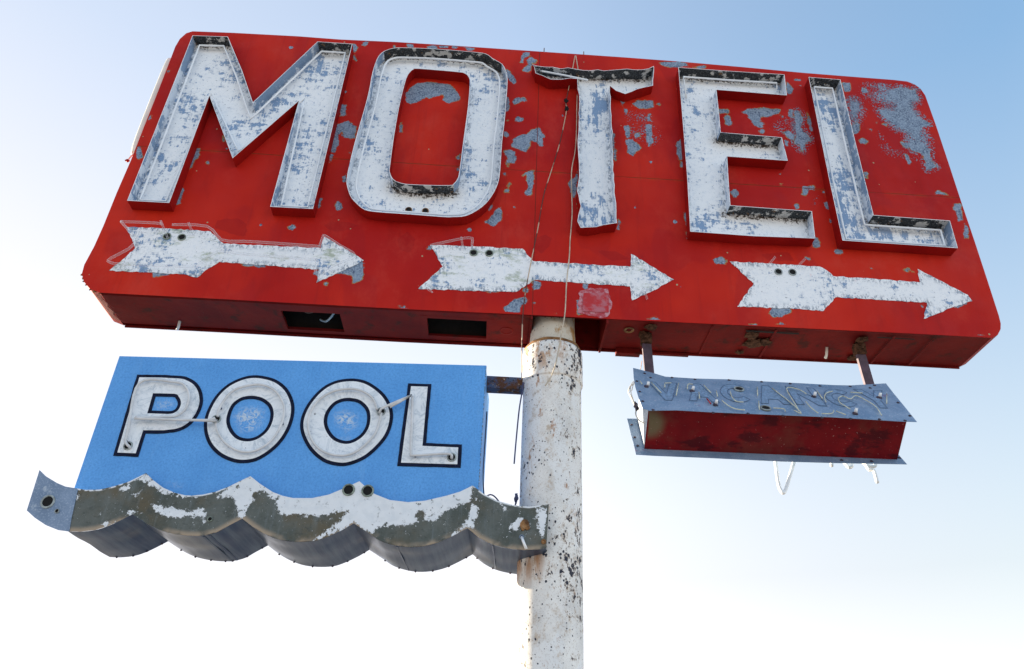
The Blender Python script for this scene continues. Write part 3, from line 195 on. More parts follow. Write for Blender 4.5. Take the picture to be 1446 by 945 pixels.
def mat_red_face():
    b = NB('red_face_paint')
    big = b.noise(.9, 3, .5); mid = b.noise(5, 5, .6, b.vec((1, 1, .35))); fine = b.noise(90, 3)
    col = b.mix(b.ramp(big, .35, .68), (.43, .0080, .0065), RED_LT)
    col = b.mix(b.ramp(mid, .52, .78, 0, .45), col, RED_DK)
    streak = b.noise(3.2, 5, .65, b.vec((4.5, 1, .25), (3, 0, 1)))
    col = b.mix(b.ramp(streak, .56, .80, 0, .45), col, (.30, .012, .012))
    col = b.mix(b.ramp(b.noise(2.2, 2, .4, b.vec((1.2, 1, .6), (9, 0, 4))), .58, .62, 0, .30), col, (.33, .008, .012))
    col = b.mix(b.ramp(b.math('ADD', b.attr('blotch'), b.math('MULTIPLY', b.math('SUBTRACT', b.noise(9, 3), .5), .04)), .004, -.004, 0, .42), col, (.30, .006, .008))
    chalk = b.noise(2.4, 8, .72, b.vec((1, 1, .7), (12, 3, 8)))
    col = b.mix(b.ramp(chalk, .50, .72, 0, .38), col, (.60, .055, .035))
    runs = b.noise(1.1, 6, .7, b.vec((16, 1, .5), (5, 3, 1)))
    col = b.mix(b.ramp(runs, .56, .74, 0, .35), col, (.34, .010, .008))
    col = b.mix(b.ramp(fine, .62, .82, 0, .14), col, (.62, .11, .08))
    wob = b.math('ADD', b.math('MULTIPLY', b.math('SUBTRACT', b.noise(17, 6, .65), .5), .055),
                 b.math('MULTIPLY', b.math('SUBTRACT', b.noise(85, 4, .6), .5), .022))
    sd = b.math('ADD', b.attr('peel'), wob)
    m1 = b.ramp(sd, .0012, -.0012)
    ring = b.ramp(sd, .008, .001)
    # ragged small flakes where the paint is crazed
    dens = b.ramp(b.attr('speck'), .03, -.05)
    fl = b.noise(62, 7, .72); fl2 = b.noise(9, 3, .5)
    thr = b.math('SUBTRACT', .72, b.math('MULTIPLY', dens, b.math('ADD', .03, b.math('MULTIPLY', fl2, .27))))
    m2 = b.math('MULTIPLY', b.ramp(b.math('SUBTRACT', fl, thr), -.006, .006), b.ramp(dens, .02, .08))
    hsd = b.math('ADD', b.attr('heavy'), b.math('ADD', b.math('MULTIPLY', b.math('SUBTRACT', b.noise(11, 6, .7), .5), .16), b.math('MULTIPLY', b.math('SUBTRACT', fl, .5), .72)))
    m2 = b.math('MAXIMUM', m2, b.math('MULTIPLY', b.ramp(hsd, .002, -.004), b.ramp(b.attr('heavy'), .05, .03)))
    # stray chips
    v = b.voro(7.5); cs = b.t.nodes.new('ShaderNodeSeparateColor'); b.t.links.new(v.outputs['Color'], cs.inputs[0])
    big_ = b.math('MULTIPLY', b.ramp(cs.outputs[0], .80, .80001), cs.outputs[1])
    m3 = b.ramp(b.math('SUBTRACT', b.math('ADD', v.outputs['Distance'], b.math('MULTIPLY', b.math('SUBTRACT', b.noise(60, 3), .5), .18)), b.math('MULTIPLY', big_, .13)), .01, -.01)
    v2 = b.voro(21); cs2 = b.t.nodes.new('ShaderNodeSeparateColor'); b.t.links.new(v2.outputs['Color'], cs2.inputs[0])
    m4 = b.ramp(b.math('SUBTRACT', v2.outputs['Distance'], b.math('MULTIPLY', b.ramp(cs2.outputs[0], .93, 1.0), .15)), .02, -.02)
    col = b.mix(b.math('MULTIPLY', ring, b.ramp(b.noise(6, 2), .48, .56, .15, .95)), col, (.34, .30, .12))
    mc = metal_col(b)
    m = mor(b, m1, mor(b, m2, m3))
    col = b.mix(m, col, mc)
    col = b.mix(m4, col, (.42, .36, .22))
    # rust-stained lap joints of the sheet metal
    x, y, z = b.sep()
    zz = b.math('ADD', b.math('SUBTRACT', z, SEAM_Z), b.math('ADD', b.math('MULTIPLY', x, -SEAM_S), b.math('MULTIPLY', b.math('SUBTRACT', b.noise(4, 3), .5), .012)))
    dline = b.math('ABSOLUTE', zz)
    col = b.mix(b.math('MULTIPLY', b.ramp(dline, .004, .0015), b.ramp(b.noise(3, 4), .38, .55, .25, .8)), col, (.16, .05, .015))
    col = b.mix(b.math('MULTIPLY', b.ramp(dline, .03, .0), b.ramp(b.noise(7, 4), .45, .7, 0, .4)), col, (.46, .07, .012))
    xx = b.math('ABSOLUTE', b.math('SUBTRACT', x, SEAM_X))
    col = b.mix(b.ramp(xx, .0045, .001, 0, .85), col, (.18, .02, .012))
    h = b.math('ADD', b.math('MULTIPLY', m, -.6), b.math('MULTIPLY', b.ramp(xx, .004, .001), -.5))
    h = b.math('ADD', h, b.math('MULTIPLY', b.ramp(dline, .005, .001), -.8))
    n1 = b.bump(b.noise(2.1, 3, .45), .55, .06)
    n2 = b.bump(h, .9, .004, n1)
    n3 = b.bump(fine, .08, .002, n2)
    return b.done(col, b.ramp(b.noise(4, 3), .3, .7, .5, .68), 0, n3, .14)

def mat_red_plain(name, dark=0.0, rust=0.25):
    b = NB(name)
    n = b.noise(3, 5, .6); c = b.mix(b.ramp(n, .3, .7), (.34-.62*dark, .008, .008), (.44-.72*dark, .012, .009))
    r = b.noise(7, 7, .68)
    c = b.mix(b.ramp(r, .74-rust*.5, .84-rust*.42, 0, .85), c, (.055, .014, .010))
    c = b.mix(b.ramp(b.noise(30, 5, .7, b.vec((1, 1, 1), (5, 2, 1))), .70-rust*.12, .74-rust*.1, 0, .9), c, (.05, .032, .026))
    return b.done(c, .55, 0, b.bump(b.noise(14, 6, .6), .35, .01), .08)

def worn_white(name, scale=9.0, amount=.5, stretch=(1, 1, 1), loc=(0, 0, 0), grime_and_shade=True, under=(.17, .27, .43), white=WHITE, attr=None):
    b = NB(name)
    v = b.vec(stretch, loc)
    a = b.noise(scale*1.7, 9, .74, v); c2 = b.noise(scale*.38, 3, .5, v); fine = b.noise(150, 3, .6)
    hs = b.noise(6, 6, .7, b.vec((.8, 1, 6.0), loc)); vs = b.noise(9, 6, .7, b.vec((7.0, 1, .7), loc))
    s_ = b.math('ADD', b.math('ADD', b.math('MULTIPLY', a, .42), b.math('MULTIPLY', c2, .26)), b.math('ADD', b.math('MULTIPLY', hs, .16), b.math('MULTIPLY', vs, .18)))
    if attr: s_ = b.math('ADD', s_, b.ramp(b.attr(attr), .05, -.03, 0, .12))
    t = .610-.14*amount
    thin = b.ramp(s_, t-.03, t, 0, .35); bare = b.ramp(s_, t, t+.006, 0, .95)
    und = b.mix(b.ramp(fine, .3, .7), under, tuple(u*1.45 for u in under))
    wcol = b.mix(b.ramp(b.noise(26, 6, .7, v), .46, .72, 0, .40), white, (.60, .68, .78))
    wcol = b.mix(b.ramp(hs, .55, .8, 0, .4), wcol, (.60, .66, .72))
    col = b.mix(thin, wcol, tuple(.5*u+.36 for u in under))
    col = b.mix(bare, col, und)
    if name.endswith('arrow_b') or name.endswith('arrow_a'):
        gx = b.noise(3.5, 7, .75, b.vec((1, 1, 2.2), (7, 0, 7)))
        col = b.mix(b.ramp(gx, .52, .66, 0, .75), col, (.30, .36, .22))
    if name.endswith('arrow_c'):
        gx = b.noise(4, 7, .75, b.vec((1, 1, 1.5), (2, 0, 9)))
        col = b.mix(b.ramp(gx, .60, .72, 0, .6), col, (.62, .28, .32))
    dk = b.noise(44, 6, .7, b.vec((1, 1, 1.6), (4, 4, 4)))
    col = b.mix(b.ramp(dk, .63, .66, 0, .85), col, (.10, .13, .18))
    col = b.mix(b.ramp(b.noise(110, 4, .75, v), .60, .68, 0, .45), col, (.26, .34, .45))
    if grime_and_shade:
        e = b.attr('edge')
        g = b.math('MULTIPLY', b.ramp(e, .055, .002), b.ramp(b.noise(26, 7, .76, b.vec((1.6, 1, .8))), .49, .56))
        col = b.mix(b.math('MULTIPLY', g, .75), col, (.11, .16, .23))  # dirt plus blue shadow lines painted in along the edges
        td = b.attr('topd')
        g2 = b.math('MULTIPLY', b.ramp(td, .11, .0), 1.0)
        g3 = b.ramp(b.math('ADD', b.noise(48, 6, .75), b.math('MULTIPLY', g2, .30)), .76, .80)
        col = b.mix(b.math('MULTIPLY', g2, .35), col, (.66, .56, .44))
        col = b.mix(g3, col, (.045, .028, .018))
    hgt = b.math('SUBTRACT', b.math('MULTIPLY', fine, .25), bare)
    return b.done(col, b.ramp(fine, .3, .7, .45, .65), 0, b.bump(hgt, .45, .002), .35)

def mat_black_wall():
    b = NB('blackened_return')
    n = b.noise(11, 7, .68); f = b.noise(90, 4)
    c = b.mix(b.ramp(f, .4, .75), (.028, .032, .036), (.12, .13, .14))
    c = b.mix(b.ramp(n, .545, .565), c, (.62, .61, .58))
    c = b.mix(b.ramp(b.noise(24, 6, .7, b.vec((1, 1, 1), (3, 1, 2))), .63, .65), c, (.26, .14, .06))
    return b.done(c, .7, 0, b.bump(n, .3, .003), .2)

def mat_flat(name, col, rough=.5, metal=0.0, var=.25, nscale=20, spec=.4):
    b = NB(name); n = b.noise(nscale, 5, .6)
    c = b.mix(b.ramp(n, .3, .7), tuple(x*(1-var) for x in col), tuple(min(1, x*(1+var)) for x in col))
    return b.done(c, rough, metal, b.bump(b.noise(nscale*3, 3), .12, .002), spec)

def mat_glass(name, tint=(.93, .95, .97), op=.35):
    b = NB(name)
    tr = b.t.nodes.new('ShaderNodeBsdfTransparent'); tr.inputs[0].default_value = (.97, .98, .99, 1)
    mx = b.t.nodes.new('ShaderNodeMixShader')
    lw = b.t.nodes.new('ShaderNodeLayerWeight'); lw.inputs[0].default_value = .45
    f = b.ramp(lw.outputs['Facing'], .2, .95, op*.25, min(1, op*1.9))
    b.link(f, mx.inputs[0]); b.t.links.new(tr.outputs[0], mx.inputs[1]); b.t.links.new(b.p.outputs[0], mx.inputs[2])
    b.t.links.new(mx.outputs[0], b.out.inputs[0])
    return b.done(tint, .12, 0, None, .8)

def mat_pole():
    b = NB('pole_paint')
    n1 = b.noise(6, 7, .68); n2 = b.noise(38, 5, .65); big = b.noise(1.7, 3)
    base = b.mix(b.ramp(n1, .35, .7), (.87, .85, .81), (.68, .67, .65))
    patch = b.noise(4, 4, .5, b.vec((1, 1, .5), (3, 3, 1)))
    base = b.mix(b.ramp(patch, .53, .55, 0, .7), base, (.84, .85, .85))
    tan = b.noise(13, 9, .8, b.vec((1, 1, .8), (7, 1, 2)))
    base = b.mix(b.ramp(tan, .52, .66, 0, .7), base, (.46, .33, .21))
    x, y, z = b.sep()
    top = b.ramp(z, -1.9, -.1)
    rs = b.math('ADD', b.noise(8, 9, .78, b.vec((1.4, 1, .55), (0, 2, 5))), b.math('MULTIPLY', top, .035))
    base = b.mix(b.ramp(rs, .60, .66, 0, .8), base, (.36, .15, .045))
    ctop = b.math('MULTIPLY', b.ramp(z, -.55, -.20), b.ramp(b.noise(7, 7, .7, b.vec((1.6, 1, .7), (2, 9, 5))), .50, .60, 0, .9))
    base = b.mix(b.math('MULTIPLY', ctop, b.ramp(x, .24, .04)), base, (.44, .20, .06))
    dr = b.math('MULTIPLY', b.ramp(z, -1.80, -1.60), b.ramp(z, -1.50, -1.58)); dr = b.math('MULTIPLY', b.math('MULTIPLY', dr, b.ramp(x, .06, -.04)), b.ramp(b.noise(9, 5, .6, b.vec((2, 1, .4))), .35, .6))
    base = b.mix(dr, base, (.40, .18, .06))
    fn = b.noise(120, 3, .7)
    base = b.mix(b.ramp(fn, .56, .66, 0, .55), base, (.33, .26, .20))
    low = b.ramp(z, -4.6, -4.1, 1, 0)
    base = b.mix(b.math('MULTIPLY', low, .6), base, (.25, .13, .06))
    # bare steel flakes: small dark chips, some in clusters
    c = b.noise(22, 8, .72, b.vec((1.2, 1.2, .85), (1, 1, 9))); cl = b.noise(2.3, 2, .5, b.vec((1, 1, 1), (4, 8, 2)))
    sidex = b.ramp(x, .07, .19)
    k = b.math('ADD', c, b.math('ADD', b.math('MULTIPLY', b.math('SUBTRACT', cl, .5), .36), b.math('MULTIPLY', sidex, .085)))
    chip = b.ramp(k, .634, .642)
    v = b.voro(60, b.vec((1, 1, .8))); cs = b.t.nodes.new('ShaderNodeSeparateColor'); b.t.links.new(v.outputs['Color'], cs.inputs[0])
    dots = b.ramp(b.math('SUBTRACT', b.math('ADD', v.outputs['Distance'], b.math('MULTIPLY', b.math('SUBTRACT', b.noise(90, 4), .5), .7)), b.math('MULTIPLY', b.math('MULTIPLY', b.ramp(cs.outputs[0], .66, .95), b.ramp(cl, .38, .60, .45, 1)), .52)), .02, -.02)
    ch = b.math('MAXIMUM', chip, dots)
    halo = b.ramp(k, .59, .635, 0, .6)
    base = b.mix(halo, base, (.42, .27, .15))
    col = b.mix(ch, base, (.028, .032, .050))
    nrm = b.bump(b.math('SUBTRACT', b.math('MULTIPLY', n2, .3), ch), .7, .004, b.bump(b.noise(2.2, 3, .5), .25, .03))
    return b.done(col, .6, 0, nrm, .3)

def mat_rust(name='rusty_steel'):
    b = NB(name); n = b.noise(13, 7, .7); f = b.noise(70, 4, .6)
    c = b.mix(b.ramp(n, .35, .65), (.10, .045, .02), (.36, .19, .08))
    c = b.mix(b.ramp(f, .58, .75, 0, .8), c, (.55, .45, .33))
    if 'neck' in name: c = b.mix(b.ramp(b.noise(6, 6, .7, b.vec((1.3, 1, .8), (3, 3, 3))), .42, .56), (.40, .22, .08), (.66, .60, .50)); c = b.mix(b.ramp(f, .62, .68), c, (.10, .05, .03))
    return b.done(c, .85, 0, b.bump(n, .8, .01), .2)

def mat_rust_dark():
    b = NB('rust_blistered_blue_steel'); n = b.noise(14, 7, .7)
    c = b.mix(b.ramp(n, .44, .56), (.055, .085, .16), (.085, .035, .016)); c = b.mix(b.ramp(b.noise(40, 5, .7), .56, .64), c, (.02, .018, .02))
    c = b.mix(b.ramp(b.noise(22, 5, .7, b.vec((1, 1, 1), (3, 3, 3))), .62, .68), c, (.36, .30, .24))
    return b.done(c, .7, 0, b.bump(n, .7, .008), .2)

def mat_blue():
    b = NB('pool_blue_paint')
    f = b.noise(75, 5, .8); m = b.noise(4, 6, .6)
    c = b.mix(b.ramp(m, .3, .7), (.098, .355, .78), (.125, .41, .86))
    c = b.mix(b.ramp(f, .42, .62, 0, .55), c, (.050, .22, .60))
    c = b.mix(b.ramp(b.noise(3, 6, .7, b.vec((5, 1, .6), (2, 0, 2))), .54, .74, 0, .35), c, (.20, .45, .80))
    c = b.mix(b.ramp(b.noise(48, 6, .8, b.vec((1, 1, 1), (2, 2, 2))), .58, .78, 0, .35), c, (.30, .50, .76))
    sc = b.ramp(b.attr('scuff'), .02, -.06)
    br = b.noise(14, 6, .75, b.vec((1.3, 1, 1.6)), 2.5)
    c = b.mix(b.math('MULTIPLY', sc, b.ramp(br, .44, .56, 0, .8)), c, (.66, .73, .76))
    c = b.mix(b.ramp(b.noise(2.5, 9, .8, b.vec((1, 1, 1.5), (6, 6, 6)), 1.5), .67, .74, 0, .45), c, (.50, .62, .78))
    ch = b.ramp(b.math('ADD', b.attr('chip'), b.math('MULTIPLY', b.math('SUBTRACT', b.noise(60, 4), .5), .03)), .001, -.001)
    c = b.mix(ch, c, (.10, .13, .15))
    return b.done(c, .5, 0, b.bump(b.noise(2.2, 2), .2, .02, b.bump(f, .12, .002)), .4)

def mat_pool_white():
    b = NB('brushed_white_letter')
    sw = b.noise(7, 7, .78, b.vec((1, 1, 1)), 3.0); f = b.noise(60, 4)
    c = b.mix(b.ramp(sw, .44, .70), (.84, .88, .92), (.46, .54, .62))
    c = b.mix(b.ramp(f, .55, .75, 0, .35), c, (.62, .66, .66))
    c = b.mix(b.ramp(b.noise(20, 6, .7, b.vec((1, 1, 1), (3, 5, 1))), .68, .70), c, (.07, .08, .10))
    return b.done(c, .5, 0, b.bump(sw, .15, .002), .4)

def mat_wave():
    b = NB('wave_sheet')
    n = b.noise(5, 6, .62); st = b.noise(5, 6, .7, b.vec((7, 1, .6)))
    c = b.mix(b.ramp(n, .3, .68), (.060, .072, .062), (.120, .132, .120))
    c = b.mix(b.ramp(b.noise(3.2, 5, .6, b.vec((1, 1, 1), (4, 0, 0))), .46, .66, 0, .8), c, (.115, .090, .050))
    c = b.mix(b.ramp(st, .5, .75, 0, .4), c, (.20, .24, .255))
    c = b.mix(b.ramp(b.noise(80, 4), .60, .75, 0, .4), c, (.30, .32, .32))
    wob = b.math('ADD', b.math('MULTIPLY', b.math('SUBTRACT', b.noise(16, 7, .75), .5), .085), b.math('MULTIPLY', b.math('SUBTRACT', b.noise(60, 6, .75), .5), .075))
    sd = b.math('ADD', b.attr('white'), wob)
    wm = b.ramp(sd, .0015, -.0015)
    hole = b.ramp(b.noise(26, 6, .74, b.vec((1, 1, 1), (8, 1, 1))), .615, .625)
    deep = b.ramp(b.attr('white'), -.045, -.02)
    wm = b.math('MULTIPLY', wm, b.math('SUBTRACT', 1.0, b.math('MULTIPLY', hole, b.ramp(deep, 0, 1, .35, 1))))
    fk = b.math('MULTIPLY', b.ramp(b.noise(38, 7, .78, b.vec((1, 1, 1), (4, 6, 1))), .625, .635), b.ramp(b.attr('white'), .11, .03))
    wm = b.math('MAXIMUM', wm, fk)
    c = b.mix(b.ramp(b.noise(30, 6, .75, b.vec((1, 1, 1.4), (1, 2, 3))), .54, .62, 0, .55), c, (.045, .052, .046))
    edge = b.ramp(b.attr('lowd'), .035, .004)
    c = b.mix(b.math('MULTIPLY', edge, b.ramp(b.noise(5, 3), .42, .55)), c, (.36, .28, .20))
    wc = b.mix(b.ramp(b.noise(20, 5), .4, .7), (.80, .83, .86), (.72, .76, .80))
    c = b.mix(wm, c, wc)
    rim = b.ramp(b.attr('upd'), .012, .004)
    c = b.mix(b.math('MULTIPLY', rim, b.ramp(b.noise(22, 4), .42, .5)), c, (.78, .81, .84))
    return b.done(c, b.ramp(wm, 0, 1, .50, .6), b.ramp(wm, 0, 1, .15, 0), b.bump(wm, .6, .003, b.bump(b.noise(4, 4), .45, .03)), .4)

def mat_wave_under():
    b = NB('wave_soffit_painted_shade')
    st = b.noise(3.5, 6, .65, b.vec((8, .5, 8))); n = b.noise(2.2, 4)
    c = b.mix(b.ramp(st, .35, .7), (.018, .048, .120), (.070, .115, .185))  # dark blue shade of the underside put into the sheet colour
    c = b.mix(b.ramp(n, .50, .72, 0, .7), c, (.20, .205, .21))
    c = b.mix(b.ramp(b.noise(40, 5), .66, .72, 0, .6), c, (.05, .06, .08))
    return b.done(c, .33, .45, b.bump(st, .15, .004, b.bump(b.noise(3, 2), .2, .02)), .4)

def mat_galv(name, a=(.16, .26, .40), c2=(.27, .37, .51), pink=True):
    b = NB(name); n = b.noise(8, 6, .6); f = b.noise(95, 4, .7)
    c = b.mix(b.ramp(n, .3, .7), a, c2); c = b.mix(b.ramp(f, .5, .68, 0, .6), c, (.42, .50, .62))
    c = b.mix(b.ramp(b.noise(13, 6, .7, b.vec((1, 1, 1), (2, 2, 2))), .60, .68, 0, .6), c, (.48, .55, .62))
    if pink: c = b.mix(b.ramp(b.noise(5, 6, .7, b.vec((1, 1, 1), (6, 2, 7))), .64, .68, 0, .7), c, (.26, .13, .26))
    return b.done(c, .5, .15, b.bump(b.noise(3, 3), .3, .015, b.bump(f, .1, .002)), .4)

def mat_vac_red():
    b = NB('vacancy_red_soffit'); n = b.noise(2.6, 5, .6)
    c = b.mix(b.ramp(n, .32, .66), (.14, .0045, .009), (.22, .008, .012))
    c = b.mix(b.ramp(b.noise(3.1, 6, .65, b.vec((1, 1, 1), (3, 8, 1))), .50, .66, 0, .6), c, (.15, .035, .026))
    c = b.mix(b.ramp(b.noise(4.5, 5, .6, b.vec((1, 2, 1), (9, 1, 1))), .52, .62, 0, .8), c, (.055, .005, .010))
    c = b.mix(b.ramp(b.attr('green'), .03, -.05, 0, .75), c, (.16, .17, .10))
    c = b.mix(b.ramp(b.noise(70, 4), .68, .72, 0, .5), c, (.5, .3, .28))
    return b.done(c, .5, 0, b.bump(b.noise(5, 3), .2, .01), .1)

def mat_ground():
    b = NB('dry_ground'); n = b.noise(.12, 7, .6); f = b.noise(6, 6)
    c = b.mix(b.ramp(n, .3, .7), (.20, .195, .19), (.31, .30, .285)); c = b.mix(b.ramp(f, .4, .7, 0, .4), c, (.16, .15, .14))
    return b.done(c, .9, 0, b.bump(f, .4, .03), .2)

# ---------------------------------------------------------------- geometry kit
def obj(name, me, parent=None, mats=(), smooth=False, label=None):
    o = bpy.data.objects.new(name, me); COL.objects.link(o)
    if parent is not None: o.parent = parent
    for m in mats: me.materials.append(m)
    if smooth:
        for p in me.polygons: p.use_smooth = True
    if label: o['label'] = label
    return o

def mesh(name, v, f, mi=None):
    me = bpy.data.meshes.new(name); me.from_pydata([tuple(map(float, p)) for p in v], [], f)
    if mi is not None: me.polygons.foreach_set('material_index', mi)
    me.update(); return me

def thing(name, label, cat, loc=(0, 0, 0), mat=None, group=None):
    o = bpy.data.objects.new(name, None); COL.objects.link(o)
    if mat is not None: o.matrix_world = mat
    else: o.location = loc
    o.empty_display_size = .2; o['label'] = label; o['category'] = cat
    if group: o['group'] = group
    return o

def area(P): return .5*sum(P[i][0]*P[(i+1) % len(P)][1]-P[(i+1) % len(P)][0]*P[i][1] for i in range(len(P)))
def ccw(P): return [tuple(p) for p in P] if area(P) > 0 else [tuple(p) for p in P][::-1]
def inset(P, d):                     # d > 0 shrinks a counter-clockwise outline
    P = ccw(P); out = []; n = len(P)
    for i in range(n):
        a, b, c = P[i-1], P[i], P[(i+1) % n]
        e1 = np.array([b[0]-a[0], b[1]-a[1]]); e2 = np.array([c[0]-b[0], c[1]-b[1]])
        e1 = e1/(np.linalg.norm(e1)+1e-9); e2 = e2/(np.linalg.norm(e2)+1e-9)
        n1 = np.array([-e1[1], e1[0]]); n2 = np.array([-e2[1], e2[0]]); m = n1+n2
        k = max(.35, 1+n1@n2); q = m/k
        out.append((b[0]+q[0]*d, b[1]+q[1]*d))
    return out
def smooth_closed(P, k=4):
    n = len(P); out = []
    for i in range(n):
        p0, p1, p2, p3 = [np.array(P[(i+j) % n]) for j in (-1, 0, 1, 2)]
        for s in range(k):
            t = s/k; out.append(tuple(.5*((2*p1)+(-p0+p2)*t+(2*p0-5*p1+4*p2-p3)*t*t+(-p0+3*p1-3*p2+p3)*t**3)))
    return out
def smooth_open(P, k=5):
    P = [np.array(p, float) for p in P]; n = len(P); out = []
    for i in range(n-1):
        p0, p1, p2, p3 = P[max(0, i-1)], P[i], P[i+1], P[min(n-1, i+2)]
        for s in range(k):
            t = s/k; out.append(.5*((2*p1)+(-p0+p2)*t+(2*p0-5*p1+4*p2-p3)*t*t+(-p0+3*p1-3*p2+p3)*t**3))
    out.append(P[-1]); return out
def dens(P, step, jit=0.0, r=None):  # subdivide an outline, optionally roughen it
    r = r or rnd; out = []; n = len(P)
    for i in range(n):
        a, b = P[i], P[(i+1) % n]; L = math.hypot(b[0]-a[0], b[1]-a[1]); k = max(1, int(L/step))
        nx, nz = (-(b[1]-a[1])/(L+1e-9), (b[0]-a[0])/(L+1e-9))
        for s in range(k):
            t = s/k; j = r.uniform(-jit, jit) if s else 0
            out.append((a[0]+(b[0]-a[0])*t+nx*j, a[1]+(b[1]-a[1])*t+nz*j))
    return out
def inside(P, X, Y):
    r = np.zeros(X.shape, bool); n = len(P)
    for i in range(n):
        x1, y1 = P[i]; x2, y2 = P[(i+1) % n]
        if y1 == y2: continue
        c = ((y1 > Y) != (y2 > Y)) & (X < (x2-x1)*(Y-y1)/(y2-y1)+x1); r ^= c
    return r
def sdf(P, X, Y):
    d = np.full(X.shape, 1e9); n = len(P)
    for i in range(n):
        x1, y1 = P[i]; x2, y2 = P[(i+1) % n]; ex, ey = x2-x1, y2-y1; L = ex*ex+ey*ey+1e-12
        t = np.clip(((X-x1)*ex+(Y-y1)*ey)/L, 0, 1); d = np.minimum(d, np.hypot(X-x1-t*ex, Y-y1-t*ey))
    return np.where(inside(P, X, Y), -d, d)
def sdf_many(Ps, X, Y, cap=.12):
    out = np.full(X.shape, cap)
    for P in Ps:
        xs = [p[0] for p in P]; ys = [p[1] for p in P]
        m = (X > min(xs)-cap) & (X < max(xs)+cap) & (Y > min(ys)-cap) & (Y < max(ys)+cap)
        if m.any(): out[m] = np.minimum(out[m], sdf(P, X[m], Y[m]))
    return out
def seg_dist(segs, X, Y, cap=.3):
    d = np.full(X.shape, cap)
    for (x1, y1), (x2, y2) in segs:
        ex, ey = x2-x1, y2-y1; L = ex*ex+ey*ey+1e-12
        t = np.clip(((X-x1)*ex+(Y-y1)*ey)/L, 0, 1); d = np.minimum(d, np.hypot(X-x1-t*ex, Y-y1-t*ey))
    return d
def sheet2d(outline, holes=(), step=.03):
    outline = ccw(outline); loops = [outline]+[ccw(h) for h in holes]
    V = []; E = []
    for L in loops:
        s = len(V); V += [Vector(p) for p in L]; E += [(s+i, s+(i+1) % len(L)) for i in range(len(L))]
    xs = [p[0] for p in outline]; ys = [p[1] for p in outline]
    gx, gy = np.meshgrid(np.arange(min(xs)+step*.5, max(xs), step), np.arange(min(ys)+step*.5, max(ys), step))
    gx = gx.copy(); gx[1::2] += step*.5; gx = gx.ravel(); gy = gy.ravel()
    m = inside(outline, gx, gy)
    for h in loops[1:]: m &= ~inside(h, gx, gy)
    gx, gy = gx[m], gy[m]
    dd = np.full(gx.shape, 1e9)
    for L in loops: dd = np.minimum(dd, np.abs(sdf(L, gx, gy)))
    m = dd > step*.45
    V += [Vector((x, y)) for x, y in zip(gx[m], gy[m])]
    co, _, fc, _, _, _ = delaunay_2d_cdt(V, E, [], 0, 1e-6)
    A = np.array([(c.x, c.y) for c in co]); F = np.array([f[:3] for f in fc])
    C = A[F].mean(1); k = inside(outline, C[:, 0], C[:, 1])
    for h in loops[1:]: k &= ~inside(h, C[:, 0], C[:, 1])
    F = F[k]
    ar = np.cross(A[F[:, 1]]-A[F[:, 0]], A[F[:, 2]]-A[F[:, 0]]); F[ar < 0] = F[ar < 0][:, ::-1]
    return A, F
def sheet(name, outline, y, parent, mats, holes=(), step=.03, attrs=None, yfun=None, thick=0.0, label=None, smooth=False):
    """flat sheet in the local x-z plane whose visible side looks towards -y"""
    A, F = sheet2d(outline, holes, step)
    Y = np.full(len(A), y) if yfun is None else y+yfun(A[:, 0], A[:, 1])
    v = np.column_stack([A[:, 0], Y, A[:, 1]]); f = F.tolist(); n = len(v)
    if thick:
        v = np.vstack([v, v+np.array([0, thick, 0])]); f = f+[[c+n for c in t[::-1]] for t in F.tolist()]
        cnt = {}
        for t in F.tolist():
            for a, b in ((t[0], t[1]), (t[1], t[2]), (t[2], t[0])): cnt[(a, b)] = 1
        for a, b in list(cnt):
            if (b, a) not in cnt: f.append([b, a, a+n, b+n])
    me = mesh(name, v, f)
    for k, fn in (attrs or {}).items():
        at = me.attributes.new(k, 'FLOAT', 'POINT'); val = fn(v[:, 0], v[:, 2]).astype(np.float32); at.data.foreach_set('value', val)
    return obj(name, me, parent, mats, label=label, smooth=smooth)

def tube_geo(path, r, seg=8, cap=True, closed=False):
    P = [Vector(p) for p in path]; n = len(P); V = []; F = []; up = None
    for i in range(n):
        t = (P[(i+1) % n]-P[i-1]) if (closed or 0 < i < n-1) else (P[1]-P[0] if i == 0 else P[-1]-P[-2])
        t.normalize()
        if up is None:
            up = Vector((0, 0, 1)) if abs(t.z) < .9 else Vector((1, 0, 0)); up = (up-t*up.dot(t)).normalized()
        else: up = (up-t*up.dot(t)).normalized()
        s = t.cross(up)
        rr = r[i] if isinstance(r, (list, tuple)) else r
        for k in range(seg):
            a = 2*math.pi*k/seg; V.append(P[i]+(up*math.cos(a)+s*math.sin(a))*rr)
    m = n if closed else n-1
    for i in range(m):
        for k in range(seg):
            a, b = i*seg+k, i*seg+(k+1) % seg; c, d = ((i+1) % n)*seg+(k+1) % seg, ((i+1) % n)*seg+k
            F.append((a, b, c, d))
    if cap and not closed: F.append(tuple(range(seg))[::-1]); F.append(tuple(range((n-1)*seg, n*seg)))
    return V, F
def tube(name, path, r, parent, m, seg=8, closed=False, label=None):
    V, F = tube_geo(path, r, seg, True, closed); me = mesh(name, V, F)
    bad = False
    o = obj(name, me, parent, [m], smooth=True, label=label)
    o.shadow_terminator_geometry_offset = .5; o.shadow_terminator_normal_offset = .02
    fix_normals(me); return o
def fix_normals(me):
    import bmesh
    bm = bmesh.new(); bm.from_mesh(me); bmesh.ops.recalc_face_normals(bm, faces=bm.faces); bm.to_mesh(me); bm.free()
def join_geo(parts):
    V = []; F = []
    for v, f in parts:
        n = len(V); V += list(v); F += [tuple(c+n for c in q) for q in f]
    return V, F
